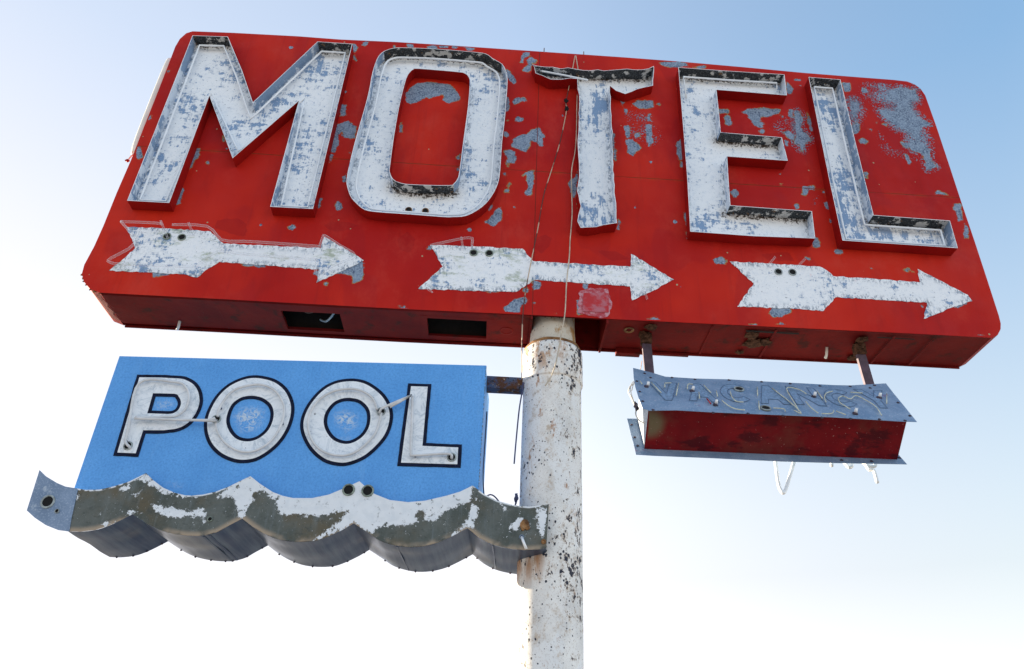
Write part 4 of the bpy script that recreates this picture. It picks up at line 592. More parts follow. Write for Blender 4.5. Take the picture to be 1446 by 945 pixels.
def box_geo(x0, x1, y0, y1, z0, z1):
    v = [(x, y, z) for z in (z0, z1) for y in (y0, y1) for x in (x0, x1)]
    return v, [(0, 2, 3, 1), (4, 5, 7, 6), (0, 1, 5, 4), (2, 6, 7, 3), (0, 4, 6, 2), (1, 3, 7, 5)]
def box(name, a, parent, m, bev=.003, label=None):
    V, F = box_geo(*a); me = mesh(name, V, F); o = obj(name, me, parent, [m], label=label)
    if bev:
        import bmesh
        bm = bmesh.new(); bm.from_mesh(me); bmesh.ops.bevel(bm, geom=list(bm.edges), offset=bev, segments=2, affect='EDGES', profile=.5); bm.to_mesh(me); bm.free()
    return o
def lathe(name, prof, cx, cy, parent, m, seg=72, wob=0.0, label=None, smooth=True):
    V = []; F = []
    for i, (r, z) in enumerate(prof):
        for k in range(seg):
            a = 2*math.pi*k/seg; rr = r*(1+wob*math.sin(5*a+z*9)+wob*.6*math.sin(11*a-z*23)); V.append((cx+rr*math.cos(a), cy+rr*math.sin(a), z))
    for i in range(len(prof)-1):
        for k in range(seg):
            F.append((i*seg+k, i*seg+(k+1) % seg, (i+1)*seg+(k+1) % seg, (i+1)*seg+k))
    me = mesh(name, V, F); o = obj(name, me, parent, [m], smooth=smooth, label=label); fix_normals(me); return o
def grommet(name, x, z, y, r, parent, mring, mhole, depth=.03, label=None):
    """a short dark porcelain socket: a ring that stands proud and a recessed black bore"""
    prof = [(r*1.38, 0), (r*1.34, -.005), (r*1.04, -.006), (r*1.0, -.0025)]
    seg = 20; V = []; F = []; mi = []
    for rr, yy in prof:
        for k in range(seg):
            a = 2*math.pi*k/seg; V.append((x+rr*math.cos(a), y+yy, z+rr*math.sin(a)))
    for i in range(len(prof)-1):
        for k in range(seg): F.append((i*seg+k, i*seg+(k+1) % seg, (i+1)*seg+(k+1) % seg, (i+1)*seg+k)); mi.append(0)
    b = (len(prof)-1)*seg
    F.append(tuple(range(b, b+seg))); mi.append(1)
    me = mesh(name, V, F, mi); o = obj(name, me, parent, [mring, mhole], label=label); fix_normals(me); return o
def lump(name, c, r, parent, m, seed=0, sq=(1, 1, .6), label=None):
    import bmesh
    from mathutils import noise as mn
    bm = bmesh.new(); bmesh.ops.create_icosphere(bm, subdivisions=3, radius=1)
    for v in bm.verts:
        k = 1+.55*mn.noise(v.co*1.7+Vector((seed, 0, 0)))+.25*mn.noise(v.co*5+Vector((0, seed, 0)))
        v.co = Vector((c[0]+v.co.x*k*r*sq[0], c[1]+v.co.y*k*r*sq[1], c[2]+v.co.z*k*r*sq[2]))
    me = bpy.data.meshes.new(name); bm.to_mesh(me); bm.free()
    return obj(name, me, parent, [m], smooth=False, label=label)

# seam lines of the red face
_s = T['seam']; SEAM_S = (_s[-1][1]-_s[0][1])/(_s[-1][0]-_s[0][0]); SEAM_Z = _s[0][1]-SEAM_S*_s[0][0]
SEAM_X = sum(p[0] for p in T['seamv'])/3

# ---------------------------------------------------------------- materials
M_FACE = mat_red_face(); M_RED = mat_red_plain('red_return_paint', .1, .10); M_UNDER = mat_red_plain('red_soffit_painted_shade', .35, .42)  # soffit copy of the red: rusty, and darkened to paint in its shade
M_BLACK = mat_black_wall()
M_DARKIN = mat_flat('cabinet_inside', (.02, .016, .014), .9)
M_NECK = mat_rust('rust_stained_neck_paint'); M_CLUMP = mat_flat('dark_rust_scale', (.075, .035, .020), .9, 0, .6, 40, .15); M_RUST = mat_rust(); M_POLE = mat_pole()
M_BLUE = mat_blue(); M_NAVY = mat_flat('navy_outline', (.006, .010, .032), .6, 0, .4, 30, .12)
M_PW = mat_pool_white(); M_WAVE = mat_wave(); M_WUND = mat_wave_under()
M_GALV = mat_galv('vacancy_panel_sheet'); M_GALV2 = mat_galv('bare_end_sheet', (.15, .22, .33), (.22, .30, .43), False)
M_VRED = mat_vac_red(); M_TUBE = mat_flat('milky_neon_glass', (.88, .90, .92), .15, 0, .05, 8, .6)
M_CLEAR = mat_glass('clear_neon_glass'); M_CREAM = mat_flat('cream_glass', (.62, .63, .50), .2, 0, .2, 30, .6)
M_HOLE = mat_flat('black_bore', (.006, .006, .006), .9, 0, 0); M_RING = mat_flat('porcelain_ring', (.30, .34, .34), .4, 0, .4, 60)
M_RING_G = mat_flat('verdigris_ring', (.20, .24, .20), .5, 0, .5, 60)
M_WIRE = mat_flat('cream_wire', (.55, .47, .36), .6, 0, .35, 9); M_DKWIRE = mat_flat('dark_wire', (.09, .045, .03), .6, 0, .6, 9)
M_BLWIRE = mat_flat('blue_black_wire', (.04, .05, .12), .6); M_SCREW = mat_flat('screw_head', (.07, .05, .07), .6, .4)
M_BAR = mat_flat('dark_steel_bar', (.075, .045, .065), .55, .2, .3, 15)
M_GLOWY = mat_flat('bleached_white_glass', (.90, .90, .88), .3, 0, .02, 5)
M_LITE = mat_flat('pale_enamel', (.78, .74, .66), .5, 0, .08, 10)

# ---------------------------------------------------------------- ground
gv, gf = [(-4000, -4000, 0), (4000, -4000, 0), (4000, 4000, 0), (-4000, 4000, 0)], [(0, 1, 2, 3)]
g = obj('ground', mesh('ground', gv, gf), None, [mat_ground()]); g.location = (0, 0, -4.43); g['kind'] = 'structure'

# ---------------------------------------------------------------- motel sign
D = .405
sign = thing('motel_sign', 'large red double-faced MOTEL sign with worn white letters and three arrows, atop the white pole', 'sign', (0, 0, 0))
FO = ccw(T['face'])
sheet('face_panel', FO, 0.0, sign, [M_FACE], step=.016, attrs={
    'peel': lambda X, Y: sdf_many(T['peel'], X, Y, .10), 'blotch': lambda X, Y: sdf_many(T['blotch'], X, Y, .10), 'speck': lambda X, Y: sdf_many(T['speck'], X, Y, .15), 'heavy': lambda X, Y: sdf_many(T['heavy'], X, Y, .15)})
# cabinet: side walls follow the outline, the underside is a sheet with real openings
bx0, bx1 = -2.94, 3.02
def zb(x):                                    # lower edge of the face at x
    pts = sorted(p for p in T['face'] if p[1] < .05)
    return float(np.interp(x, [p[0] for p in pts], [p[1] for p in pts]))
V = []; F = []; n = len(FO)
for y in (.0015, D): V += [(x, y, z) for x, z in FO]
for i in range(n):
    j = (i+1) % n
    if FO[i][1] < .03 and FO[j][1] < .03 and bx0-.01 < FO[i][0] < bx1+.06 and bx0-.01 < FO[j][0] < bx1+.06: continue
    F.append((i, i+n, j+n, j))
me = mesh('cabinet', V, F); cab = obj('cabinet', me, sign, [M_RED]); fix_normals(me)
sheet('back_panel', FO, D+.001, sign, [M_RED], step=.2)
hx = []
for x0, x1, y0, y1 in ((-1.771, -1.375, .103, .337), (-.790, -.386, .101, .326), (-.085, .415, .012, .385)): hx.append([(x0, y0), (x1, y0), (x1, y1), (x0, y1)])
xs = sorted(p[0] for p in T['face'] if p[1] < .03)
A, Fc = sheet2d([(xs[0], .0015), (xs[-1], .0015), (xs[-1], D), (xs[0], D)], hx, .05)
V = [(a, b, zb(a)+.0008+.004*math.sin(a*5)*math.sin(b*8)) for a, b in A]
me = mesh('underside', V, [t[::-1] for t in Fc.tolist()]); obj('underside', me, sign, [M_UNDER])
# raised lips and doubler plates on the underside
for x0, x1, y0, y1 in ((-1.771, -1.375, .103, .337), (-.790, -.386, .101, .326)):
    parts = [box_geo(x0-.045, x0, y0-.03, y1+.03, -.007, .012), box_geo(x1, x1+.05, y0-.03, y1+.03, -.007, .012),
             box_geo(x0, x1, y0-.03, y0, -.006, .012), box_geo(x0, x1, y1, y1+.03, -.006, .012)]
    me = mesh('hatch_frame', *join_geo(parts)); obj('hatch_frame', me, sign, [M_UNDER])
    v, f = box_geo(x0-.1, x1+.1, y0-.06, y1+.03, .004, .5); f = [q for i, q in enumerate(f) if i != 0]
    me = mesh('hatch_well', v, [q[::-1] for q in f]); obj('hatch_well', me, sign, [M_DARKIN])
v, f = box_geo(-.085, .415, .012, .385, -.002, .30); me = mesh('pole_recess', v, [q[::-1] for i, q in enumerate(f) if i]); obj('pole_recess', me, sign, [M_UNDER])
tube('loose_cable', smooth_open([(-1.55, .30, .06), (-1.50, .27, .03), (-1.45, .20, .03), (-1.40, .13, .07)]), .008, sign, M_RING)
tube('loose_cable', smooth_open([(-1.72, .15, .12), (-1.62, .17, .03), (-1.52, .15, .05), (-1.42, .16, .10)]), .004, sign, M_DKWIRE)
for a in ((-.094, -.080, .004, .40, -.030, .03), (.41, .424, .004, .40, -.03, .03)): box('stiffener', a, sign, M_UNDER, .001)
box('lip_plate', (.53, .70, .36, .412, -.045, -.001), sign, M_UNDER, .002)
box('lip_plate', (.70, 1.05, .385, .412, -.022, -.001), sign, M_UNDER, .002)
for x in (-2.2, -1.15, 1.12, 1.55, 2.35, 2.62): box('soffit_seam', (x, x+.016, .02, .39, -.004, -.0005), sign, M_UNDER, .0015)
box('soffit_slot', (1.36, 1.72, .045, .062, -.003, -.0006), sign, M_DARKIN, 0); box('soffit_slot', (2.25, 2.5, .04, .05, -.003, -.0006), sign, M_DARKIN, 0)
lx = [bx0+.02+(bx1-bx0-.04)*i/40 for i in range(41)]; V = []; F = []
for x in lx: V += [(x, D-.006, zb(x)-.016), (x, D+.004, zb(x)-.016), (x, D+.004, zb(x)+.02), (x, D-.006, zb(x)+.0)]
for i in range(40):
    for k in range(4): F.append((i*4+k, i*4+(k+1) % 4, i*4+4+(k+1) % 4, i*4+4+k))
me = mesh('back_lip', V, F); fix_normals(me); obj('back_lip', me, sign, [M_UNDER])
for i, (x, y, r) in enumerate(((1.42, .10, .035), (1.45, .20, .05), (1.53, .18, .035), (2.2, .33, .03), (2.28, .35, .02), (.72, .06, .03), (2.16, .08, .03), (1.40, .33, .02))):
    lump('rust_clump', (x, y, -.006), r, sign, M_CLUMP, i*3.1, (1.3, 1.1, .35))
lathe('knockout', [(.05, -.004), (.048, -.009), (.036, -.009), (.030, -.003), (.0, -.003)], -.25, .21, sign, M_UNDER, 24)
lathe('knockout', [(.036, -.004), (.034, -.007), (.020, -.006), (.018, -.002)], .58, .12, sign, M_RUST, 24)
for i, (x, y) in enumerate(T['nails']): tube('tab', [(x, y, .01), (x-.005, y+.02, -.045), (x-.012, y+.03, -.065)], .010, sign, M_LITE, 8)
# added tube standing in for the glare strip, and torn bracket on the sunlit left end, things along the top edge
tube('glare_strip_tube', smooth_open([(-3.085, .12, 2.40), (-3.105, .10, 2.34), (-3.112, .10, 2.1), (-3.112, .10, 1.7), (-3.107, .10, 1.40), (-3.09, .10, 1.30)]), [.025]*5+[.050]*20+[.012], sign, M_LITE, 16)
tube('torn_bracket', smooth_open([(-3.06, .06, 1.36), (-3.07, .04, 1.30), (-3.10, .04, 1.25), (-3.125, .05, 1.20)]), .006, sign, M_LITE)
lump('torn_flake', (-3.125, .05, 1.20), .014, sign, M_RED, 4)
cnr = [p for p in T['face'] if p[0] < -2.92 and p[1] < .25]
for i in range(14):
    p = cnr[i % len(cnr)]; q = cnr[(i+1) % len(cnr)] if i % len(cnr) < len(cnr)-1 else p; t = rnd.random()
    lump('edge_flake', (p[0]+(q[0]-p[0])*t-.002, .004+.01*rnd.random(), p[1]+(q[1]-p[1])*t-.002), rnd.uniform(.004, .010), sign, M_RUST, i*2.2, (1, .5, 1))
tp = T['top']
for i in (0, 2): tube('spike', [(tp[i][0], .05, 2.59), (tp[i][0]+.002, .05, tp[i][2]+.035)], .004, sign, M_DKWIRE, 6)
lathe('vent_cap', [(.075, 2.60), (.075, 2.63), (.055, 2.655), (.025, 2.67), (0, 2.672)], tp[1][0], .12, sign, M_DKWIRE, 20)

M_RIM = worn_white('white_rim_edge', 14, .25, (1, 1, 1), (3, 3, 3), False)
def tray(name, outline, holes, seed, label, worn=.5, jit=0.0, wallvar=0.0, stretch=(1, 1, 1)):
    r = random.Random(seed); DL = .095; t_ = .004
    fl = worn_white('white_tray_floor_'+'abcdef'[seed], 9, worn, stretch, (seed*3.3, 0, seed*1.7))
    wl = worn_white('white_tray_wall_'+'abcdef'[seed], 7, worn+.22, (1, 1, .6), (seed*2.1, 4, seed), False, (.17, .25, .37), (.70, .76, .83))
    O_ = dens(ccw(outline), .05, jit, r); Hs = [dens(ccw(h)[::-1], .05, 0, r) for h in holes]
    V = []; F = []; mi = []; topsegs = []
    for L, hole in [(O_, False)]+[(h, True) for h in Hs]:
        if hole: I = inset(L[::-1], -t_)[::-1]; I = I  # hole loop is clockwise: the tray lies outside it
        else: I = inset(L, t_)
        n = len(L); b = len(V)
        dv = [DL+(r.uniform(-1, 1)*wallvar) for _ in L]
        for k in range(n): V.append((L[k][0], 0.0, L[k][1]))
        for k in range(n): V.append((L[k][0], -dv[k], L[k][1]))
        for k in range(n): V.append((I[k][0], -dv[k], I[k][1]))
        for k in range(n): V.append((I[k][0], -.004, I[k][1]))
        for k in range(n):
            j = (k+1) % n
            F.append((b+k, b+j, b+n+j, b+n+k)); mi.append(0)
            F.append((b+n+k, b+n+j, b+2*n+j, b+2*n+k)); mi.append(3)
            F.append((b+2*n+k, b+2*n+j, b+3*n+j, b+3*n+k))
            dx, dz = L[j][0]-L[k][0], L[j][1]-L[k][1]; ll = math.hypot(dx, dz)+1e-9
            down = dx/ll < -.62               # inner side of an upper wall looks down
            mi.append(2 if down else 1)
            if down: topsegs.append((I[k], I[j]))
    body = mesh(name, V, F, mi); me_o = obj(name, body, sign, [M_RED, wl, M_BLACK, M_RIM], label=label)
    inn = inset(O_, t_-.0006); hh = [inset(h[::-1], -(t_-.0006)) for h in Hs]
    A, Fc = sheet2d(inn, hh, .022)
    bm_v = [(a, -.006, c) for a, c in A]
    me = mesh('tray_floor', bm_v, Fc.tolist())
    X, Y = A[:, 0], A[:, 1]; e = np.abs(sdf(inn, X, Y))
    for h in hh: e = np.minimum(e, np.abs(sdf(h, X, Y)))
    for k, val in (('edge', e), ('topd', seg_dist(topsegs, X, Y))):
        at = me.attributes.new(k, 'FLOAT', 'POINT'); at.data.foreach_set('value', val.astype(np.float32))
    obj('tray_floor', me, me_o, [fl])
    return me_o
LT = T['letters']
LM = tray('letter', LT['M'], [], 0, 'white letter M in a deep red-sided tray', .50)
LO = tray('letter', smooth_closed(ccw(LT['O']), 3), [smooth_closed(ccw(LT['Oh']), 3)], 1, 'white letter O with rounded corners', .42)
LTt = tray('letter', LT['T'], [], 2, 'crumpled white letter T with torn crossbar', .45, .004, .012, (1.3, 1, .6))
LE = tray('letter', LT['E'], [], 3, 'white letter E with blackened arms', .36)
LL = tray('letter', LT['L'], [], 4, 'white letter L, badly peeled', .62, 0, 0, (1, 1, .7))
def neon(P, y, r, par, closed=True, m=None): return tube('neon_tube', [(x, y, z) for x, z in P], r, par, m or M_TUBE, 8, closed)
mi_ = dens(inset(LT['M'], .055), .08)
neon(mi_, -.045, .0080, LM)
neon(dens(inset(smooth_closed(LT['O'], 2), .06), .1), -.045, .0080, LO)
e_ = inset(LT['E'], .05); E0 = ccw(LT['E'])
def near(P, q): return min(range(len(P)), key=lambda i: (P[i][0]-q[0])**2+(P[i][1]-q[1])**2)
eo = T['letters']['E']
def inpt(P0, Pin, idx):                    # inset partner of a traced outline point
    C0 = ccw(P0); return Pin[near(C0, P0[idx])]
pe = [inpt(eo, e_, i) for i in (2, 1, 0)]
pe = [(pe[0][0]-.01, pe[0][1]-.07), pe[0], pe[1], pe[2], (pe[2][0]+.004, pe[2][1]-.25)]
neon(pe, -.045, .0080, LE, False)
neon(dens(inset(LT['L'], .055), .1), -.045, .0080, LL)
tt = LT['T']; neon([(tt[1][0]+.04, tt[1][1]-.05), (tt[2][0]+.15, tt[2][1]-.08), (tt[3][0]+.22, tt[3][1]-.12)], -.088, .0075, LTt, False)
# porcelain stubs inside O and T
for (x, z) in ((LT['Oh'][8][0]-.02, LT['Oh'][8][1]-.10),): pass
ob = min(p[1] for p in LT['O']); cxo = sum(p[0] for p in LT['Oh'])/len(LT['Oh'])
for dx in (-.07, .05): grommet('socket', cxo+dx-.02, ob+.115, -.012, .018, LO, M_RUST, M_HOLE)

# arrows, painted, with their electrode sockets and what is left of the neon
arrow_labels = ['left painted white arrow with clear neon outline still attached', 'middle painted white arrow with green-stained shaft', 'right painted white arrow with pink-edged head']
arrows = []
for i, P in enumerate(T['arrows']):
    m = worn_white('white_arrow_'+'abc'[i], 11, (.42, .36, .24)[i], (1, 1, 1), (i*5+1, 2, 3), True)
    # lichen-green and pink bleed of the real paint
    r = random.Random(20+i); Q = dens(ccw(P), .022, .0045, r)
    A = sheet('arrow', Q, -.004, sign, [m], step=.025, thick=.0035, label=arrow_labels[i], attrs={'edge': lambda X, Y, Q=Q: np.abs(sdf(Q, X, Y)), 'topd': lambda X, Y: np.full(X.shape, .3)})
    arrows.append(A)
    for x, z in T['arrow_holes'][i]: grommet('socket', x, z, -.0045, .021, A, M_RING_G if i != 2 else M_RING, M_HOLE)
def arrow_green(A, box_):
    pass
tube('neon_tube', [(p[0], -.072, p[1]) for p in smooth_open(dens(T['arrow_tubes'][0], .12)[:-2], 3)], .0085, arrows[0], M_CLEAR, 10)
tube('neon_tube', [(p[0], -.072, p[1]) for p in smooth_open(T['arrow_tubes'][1], 4)], .0085, arrows[1], M_CLEAR, 10)
for k, ai in zip(range(7), (0, 0, 1, 2, 2, 1, 1)):
    a, b = T['arrow_stubs'][k]; tube('tube_support', [(a[0], -.07, a[1]), ((a[0]+b[0])/2, -.04, (a[1]+b[1])/2), (b[0], -.012, b[1])], .007, arrows[ai], M_CLEAR, 8)
# patch plate riveted over the face
P = T['plate']; pb = NB('patch_plate_paint')
pc = pb.mix(pb.ramp(pb.noise(9, 6, .7), .44, .62), (.50, .018, .022), (.48, .14, .17)); M_PLATE = pb.done(pc, .55, 0, pb.bump(pb.noise(30, 4), .3, .003))
pb = NB('patch_halo_paint')
pc = pb.mix(pb.ramp(pb.noise(20, 6, .75), .40, .62), (.44, .035, .05), (.58, .30, .34)); M_HALO = pb.done(pc, .6, 0, None)
sheet('putty_halo', dens(ccw(T['plate_halo']), .02, .008, random.Random(3)), -.0025, sign, [M_HALO], step=.05, thick=.002)
pl = sheet('patch_plate', dens(ccw(P), .03, .002, random.Random(4)), -.007, sign, [M_PLATE], step=.05, thick=.004, label='small square pinkish patch plate')

# ---------------------------------------------------------------- pole
PXc, PYc = .069, .20
pole = thing('sign_pole', 'thick white-painted steel pole, chipped and rust-stained, carrying all the signs', 'pole', (PXc, PYc, -4.43))
def rel(o, base): o.location = (-base[0], -base[1], -base[2]); return o
pb_ = (PXc, PYc, -4.43)
zs = [-4.43, -4.2]+[-4.2+i*.06 for i in range(1, 65)]
zs = [z for z in zs if z < -.44]+[-.425]
rel(lathe('column', [(.190, z) for z in zs]+[(.186, -.418)], PXc, PYc, pole, M_POLE, 96, .0012), pb_)
rel(lathe('collar', [(.188, -.430), (.1995, -.426), (.2010, -.420), (.2010, -.30), (.2010, -.205), (.198, -.186), (.189, -.175), (.178, -.171), (.150, -.168)], PXc, PYc, pole, M_POLE, 96, .001, label='brighter white collar at the top of the pole'), pb_)
rel(lathe('weld_ring', [(.188, -.174), (.191, -.163), (.184, -.150), (.168, -.146), (.150, -.150)], PXc, PYc, pole, M_RUST, 64, .012), pb_)
rel(lathe('neck', [(.156, -.165), (.156, -.10), (.150, .0), (.150, .295), (0.0, .2965)], PXc, PYc, pole, M_NECK, 64, .004), pb_)
rel(lathe('base_flange', [(.199, -4.30), (.36, -4.41), (.36, -4.428)], PXc, PYc, pole, M_RUST, 48), pb_)

# ---------------------------------------------------------------- pool sign
po = T['pool_origin']; ya = T['pool_yaw']
PM = Matrix.Translation(po) @ Matrix.Rotation(ya, 4, 'Z')
pool = thing('pool_sign', 'blue POOL box sign over a scalloped wave skirt, bracketed to the left of the pole', 'sign', mat=PM)
PWd, PH, PD = 2.374, .94, .50
def on_pool(o): return o
face = sheet('box_face', [(-PWd, -PH), (0, -PH), (0, 0), (-PWd, 0)], 0, pool, [M_BLUE], step=.022, attrs={
    'scuff': lambda X, Y: sdf_many(T['pool_scuff'], X, Y, .12), 'chip': lambda X, Y: sdf_many(T['pool_chips'], X, Y, .12)})
V, F = box_geo(-PWd, 0, .0012, PD, -PH, 0); me = mesh('box_body', V, F)
for k in ('scuff', 'chip'): at = me.attributes.new(k, 'FLOAT', 'POINT'); at.data.foreach_set('value', [.12]*8)
obj('box_body', me, pool, [M_BLUE])
box('edge_trim', (-.0005, .004, .0, .012, -PH, -.002), pool, M_BLUE, 0)
tube('side_scratch_wire', smooth_open([(.004, .30, -.18), (.005, .28, -.38), (.006, .25, -.60), (.012, .22, -.70), (.018, .27, -.76)]), .004, pool, M_BLWIRE)
def flat_letter(P, H, k, label, closed):
    P = smooth_closed(ccw(P), 4) if closed else ccw(P); H = ccw(H) if H else None
    if H and closed: H = smooth_closed(H, 4)
    hin = [inset(H, .021)] if H else []
    L = sheet('letter', inset(P, .021), -.006, pool, [M_PW], holes=[H] if H else [], step=.04, thick=.002, label=label)
    sheet('letter_outline', dens(P, .03, .0012, random.Random(k)), -.0035, L, [M_NAVY], holes=hin, step=.05, thick=.002)
    return L
def smooth_p(P, keep):                     # round only the bowl of the P
    out = []; n = len(P)
    for i in range(n):
        if i in keep or (i+1) % n in keep: out.append(tuple(P[i])); continue
        p0, p1, p2, p3 = [np.array(P[(i+j) % n]) for j in (-1, 0, 1, 2)]
        for s in range(4):
            t = s/4; out.append(tuple(.5*((2*p1)+(-p0+p2)*t+(2*p0-5*p1+4*p2-p3)*t*t+(-p0+3*p1-3*p2+p3)*t**3)))
    return out
pp = smooth_p(T['P'], {0, 1, 13, 14, 15, 12}); ph_ = smooth_p(T['Ph'], {0, 7})
LP = flat_letter(pp, ph_, 1, 'white letter P with navy outline', False)
L1 = flat_letter(T['O1'], T['O1h'], 2, 'first white letter O with navy outline', True)
L2 = flat_letter(T['O2'], T['O2h'], 3, 'second white letter O with navy outline', True)
L3 = flat_letter(T['Lp'], None, 4, 'white letter L with navy outline', False)
M_PT = mat_flat('dusty_white_glass', (.66, .67, .68), .25, 0, .12, 14, .5)
for path, par, y in zip(T['pt'], (LP, LP, L1, L2, L2, L3), (-.028, -.045, -.028, -.045, -.028, -.028)):
    sp = smooth_open(path, 6) if len(path) > 5 and par is not L3 else [np.array(p) for p in dens(path, .06)[:]]
    if par is L3: sp = [p for p in smooth_open(path, 6)]
    n = len(sp); pts = [(p[0], y, p[1]) for p in sp]
    if par in (LP, L3) and len(path) > 5: pts[0 if par is LP else -1] = (pts[0 if par is LP else -1][0], -.004, pts[0 if par is LP else -1][2])
    tube('neon_tube', pts, .0085, par, M_PT, 8)
for (x, z), par in zip(T['ph'], (LP, L1, L2, L3)): grommet('socket', x, z, -.0065, .021, par, M_RING, M_HOLE)
def stubs(par, pts):
    for x, z in pts: tube('tube_support', [(x, -.006, z), (x+.004, -.028, z+.003)], .006, par, M_BLWIRE, 6)
for par, P0 in ((LP, T['pt'][0]), (L1, T['pt'][2]), (L2, T['pt'][4]), (L3, T['pt'][5])): stubs(par, [P0[1], P0[len(P0)//2]])

# wave skirt
up, lo = T['wup'], T['wlo']; wo = up+lo
WO = -.05; WB = .475
wave = sheet('wave_front', wo, WO, pool, [M_WAVE], step=.02, thick=.002, attrs={
    'white': lambda X, Y: sdf_many(T['wwhite'], X, Y, .12),
    'upd': lambda X, Y: seg_dist(list(zip(up[:-1], up[1:])), X, Y, .2),
    'lowd': lambda X, Y: seg_dist(list(zip(lo[:-1], lo[1:])), X, Y, .2)})
wave['label'] = 'scalloped grey metal wave with flaking white crests'
sheet('wave_back', wo, WB, pool, [M_WAVE], step=.1)
los = lo[:]
def arc(P, k=4): return [tuple(p) for p in smooth_open(P, k)]
cusps = [i for i in range(1, len(lo)-1) if lo[i][1] > lo[i-1][1]+.01 and lo[i][1] > lo[i+1][1]+.01]
segs = []; a = 0
for c in cusps+[len(lo)-1]: segs.append(lo[a:c+1]); a = c
V = []; F = []; ns = 8
for sg in segs:
    ln = arc(sg, 4); b = len(V); n = len(ln)
    for j in range(ns+1):
        y = WO+.0022+(WB-WO-.003)*j/ns
        V += [(p[0], y, p[1]+.003*math.sin(j*1.3+p[0]*7)*(0 < j < ns)) for p in ln]
    for j in range(ns):
        for k in range(n-1): F.append((b+j*n+k, b+j*n+k+1, b+(j+1)*n+k+1, b+(j+1)*n+k))
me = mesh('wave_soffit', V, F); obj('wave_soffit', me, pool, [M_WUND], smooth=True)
# rear lip with little rivets, lapped seams in the soffit
for k, sg in enumerate(segs):
    ln = arc(sg, 4)
    for q in range(2, len(ln)-2, 5):
        x, z = ln[q]; lump('rivet', (x, WB-.012, z-.002), .0055, pool, M_SCREW, q*.7, (1, 1, 1))
def soffit_line(name, k, t, w_, m):
    ln = arc(segs[k], 4); i = int(t*(len(ln)-2)); (x0, z0), (x1, z1) = ln[i], ln[i+1]
    x1 = x0+(x1-x0)*min(1, w_/(math.hypot(x1-x0, z1-z0)+1e-6)); z1 = z0+(z1-z0)*min(1, w_/(math.hypot(x1-x0, z1-z0)+1e-6))
    V = [(x0, WO+.01, z0-.004), (x1, WO+.01, z1-.004), (x1, WB-.01, z1-.004), (x0, WB-.01, z0-.004)]
    V += [(a, b, c+.004) for a, b, c in V]
    F = [(0, 1, 2, 3), (4, 7, 6, 5), (0, 4, 5, 1), (1, 5, 6, 2), (2, 6, 7, 3), (3, 7, 4, 0)]
    me = mesh(name, V, F); fix_normals(me); obj(name, me, pool, [m])
for k, t in ((0, .72), (1, .62), (3, .30), (3, .36)): soffit_line('lap_seam', k, t, .010, M_WUND)
# bare blue-grey end sheet
we = sheet('end_sheet', T['wend'], WO-.004, pool, [M_GALV2], step=.04, thick=.003, label='bare blue-grey end of the wave')
for (x, z), r in zip(T['wend_holes'], (.030, .010)): grommet('socket', x, z, WO-.005, r, we, M_RING, M_HOLE)
for (x, z), r in zip(T['whole'], (.027, .027, .011)): grommet('socket', x, z, WO-.001, r, pool, M_RING_G, M_HOLE)
for x, z in T['wrivet'][:1]:
    grommet('socket', x, z, WO-.002, .010, pool, M_GALV2, M_HOLE)
    tube('bent_tab', [(x, WO-.004, z), (x+.012, WO-.025, z-.035), (x+.028, WO-.02, z-.07)], .008, pool, M_TUBE, 8)
    lump('dent_bolt', (x+.012, WO-.004, z+.07), .028, pool, M_RUST, 3, (1, .35, 1))
grommet('socket', T['wrivet'][1][0], T['wrivet'][1][1], WO-.002, .010, pool, M_RUST, M_RUST)
# the torn lap at the second crest and at the right corner
box('lap_edge', (-.462, -.455, WO-.004, WO-.001, -1.49, -1.30), pool, M_WAVE, 0) if False else None
inv = PM.inverted()
def L_(p): q = inv @ Vector(p); return (q.x, q.y, q.z)
br = T['bracket']
V, F = box_geo(-.375, -.10, .16, .24, -.475, -.39); me = mesh('mounting_bracket', [L_(p) for p in V], F); obj('mounting_bracket', me, pool, [mat_rust_dark()], label='rusty steel arm to the pole')
for pts in ([(-.36, .10, -1.28), (-.30, .10, -1.22), (-.24, .10, -1.27), (-.20, .10, -1.38)], [(-.34, .12, -1.30), (-.29, .12, -1.25), (-.27, .12, -1.36)], [(-.145, .0, -1.24), (-.15, .0, -1.30), (-.165, .0, -1.37)]):
    tube('loose_wire', [L_(p) for p in smooth_open(pts)], .0045, pool, M_BLWIRE, 6)
lump('wire_knot', L_((-.148, .0, -1.27)), .018, pool, M_BLWIRE, 2, (.6, .6, 1.6))

# ---------------------------------------------------------------- vacancy sign
(O0, Uv, Vv, Wv) = T['vac_frame']; Lp, VH, VD, uL, uR, fl, sh = T['vac']
VM = Matrix((Vector(Uv), Vector(Vv), Vector(Wv))).transposed().to_4x4(); VM.translation = Vector(O0)
vac = thing('vacancy_sign', 'small tilted blue-grey VACANCY box sign with dark red underside, hanging by two bars', 'sign', mat=VM)
vin = VM.inverted()
def VL(p): q = vin @ Vector(p); return (q.x, q.y, q.z)
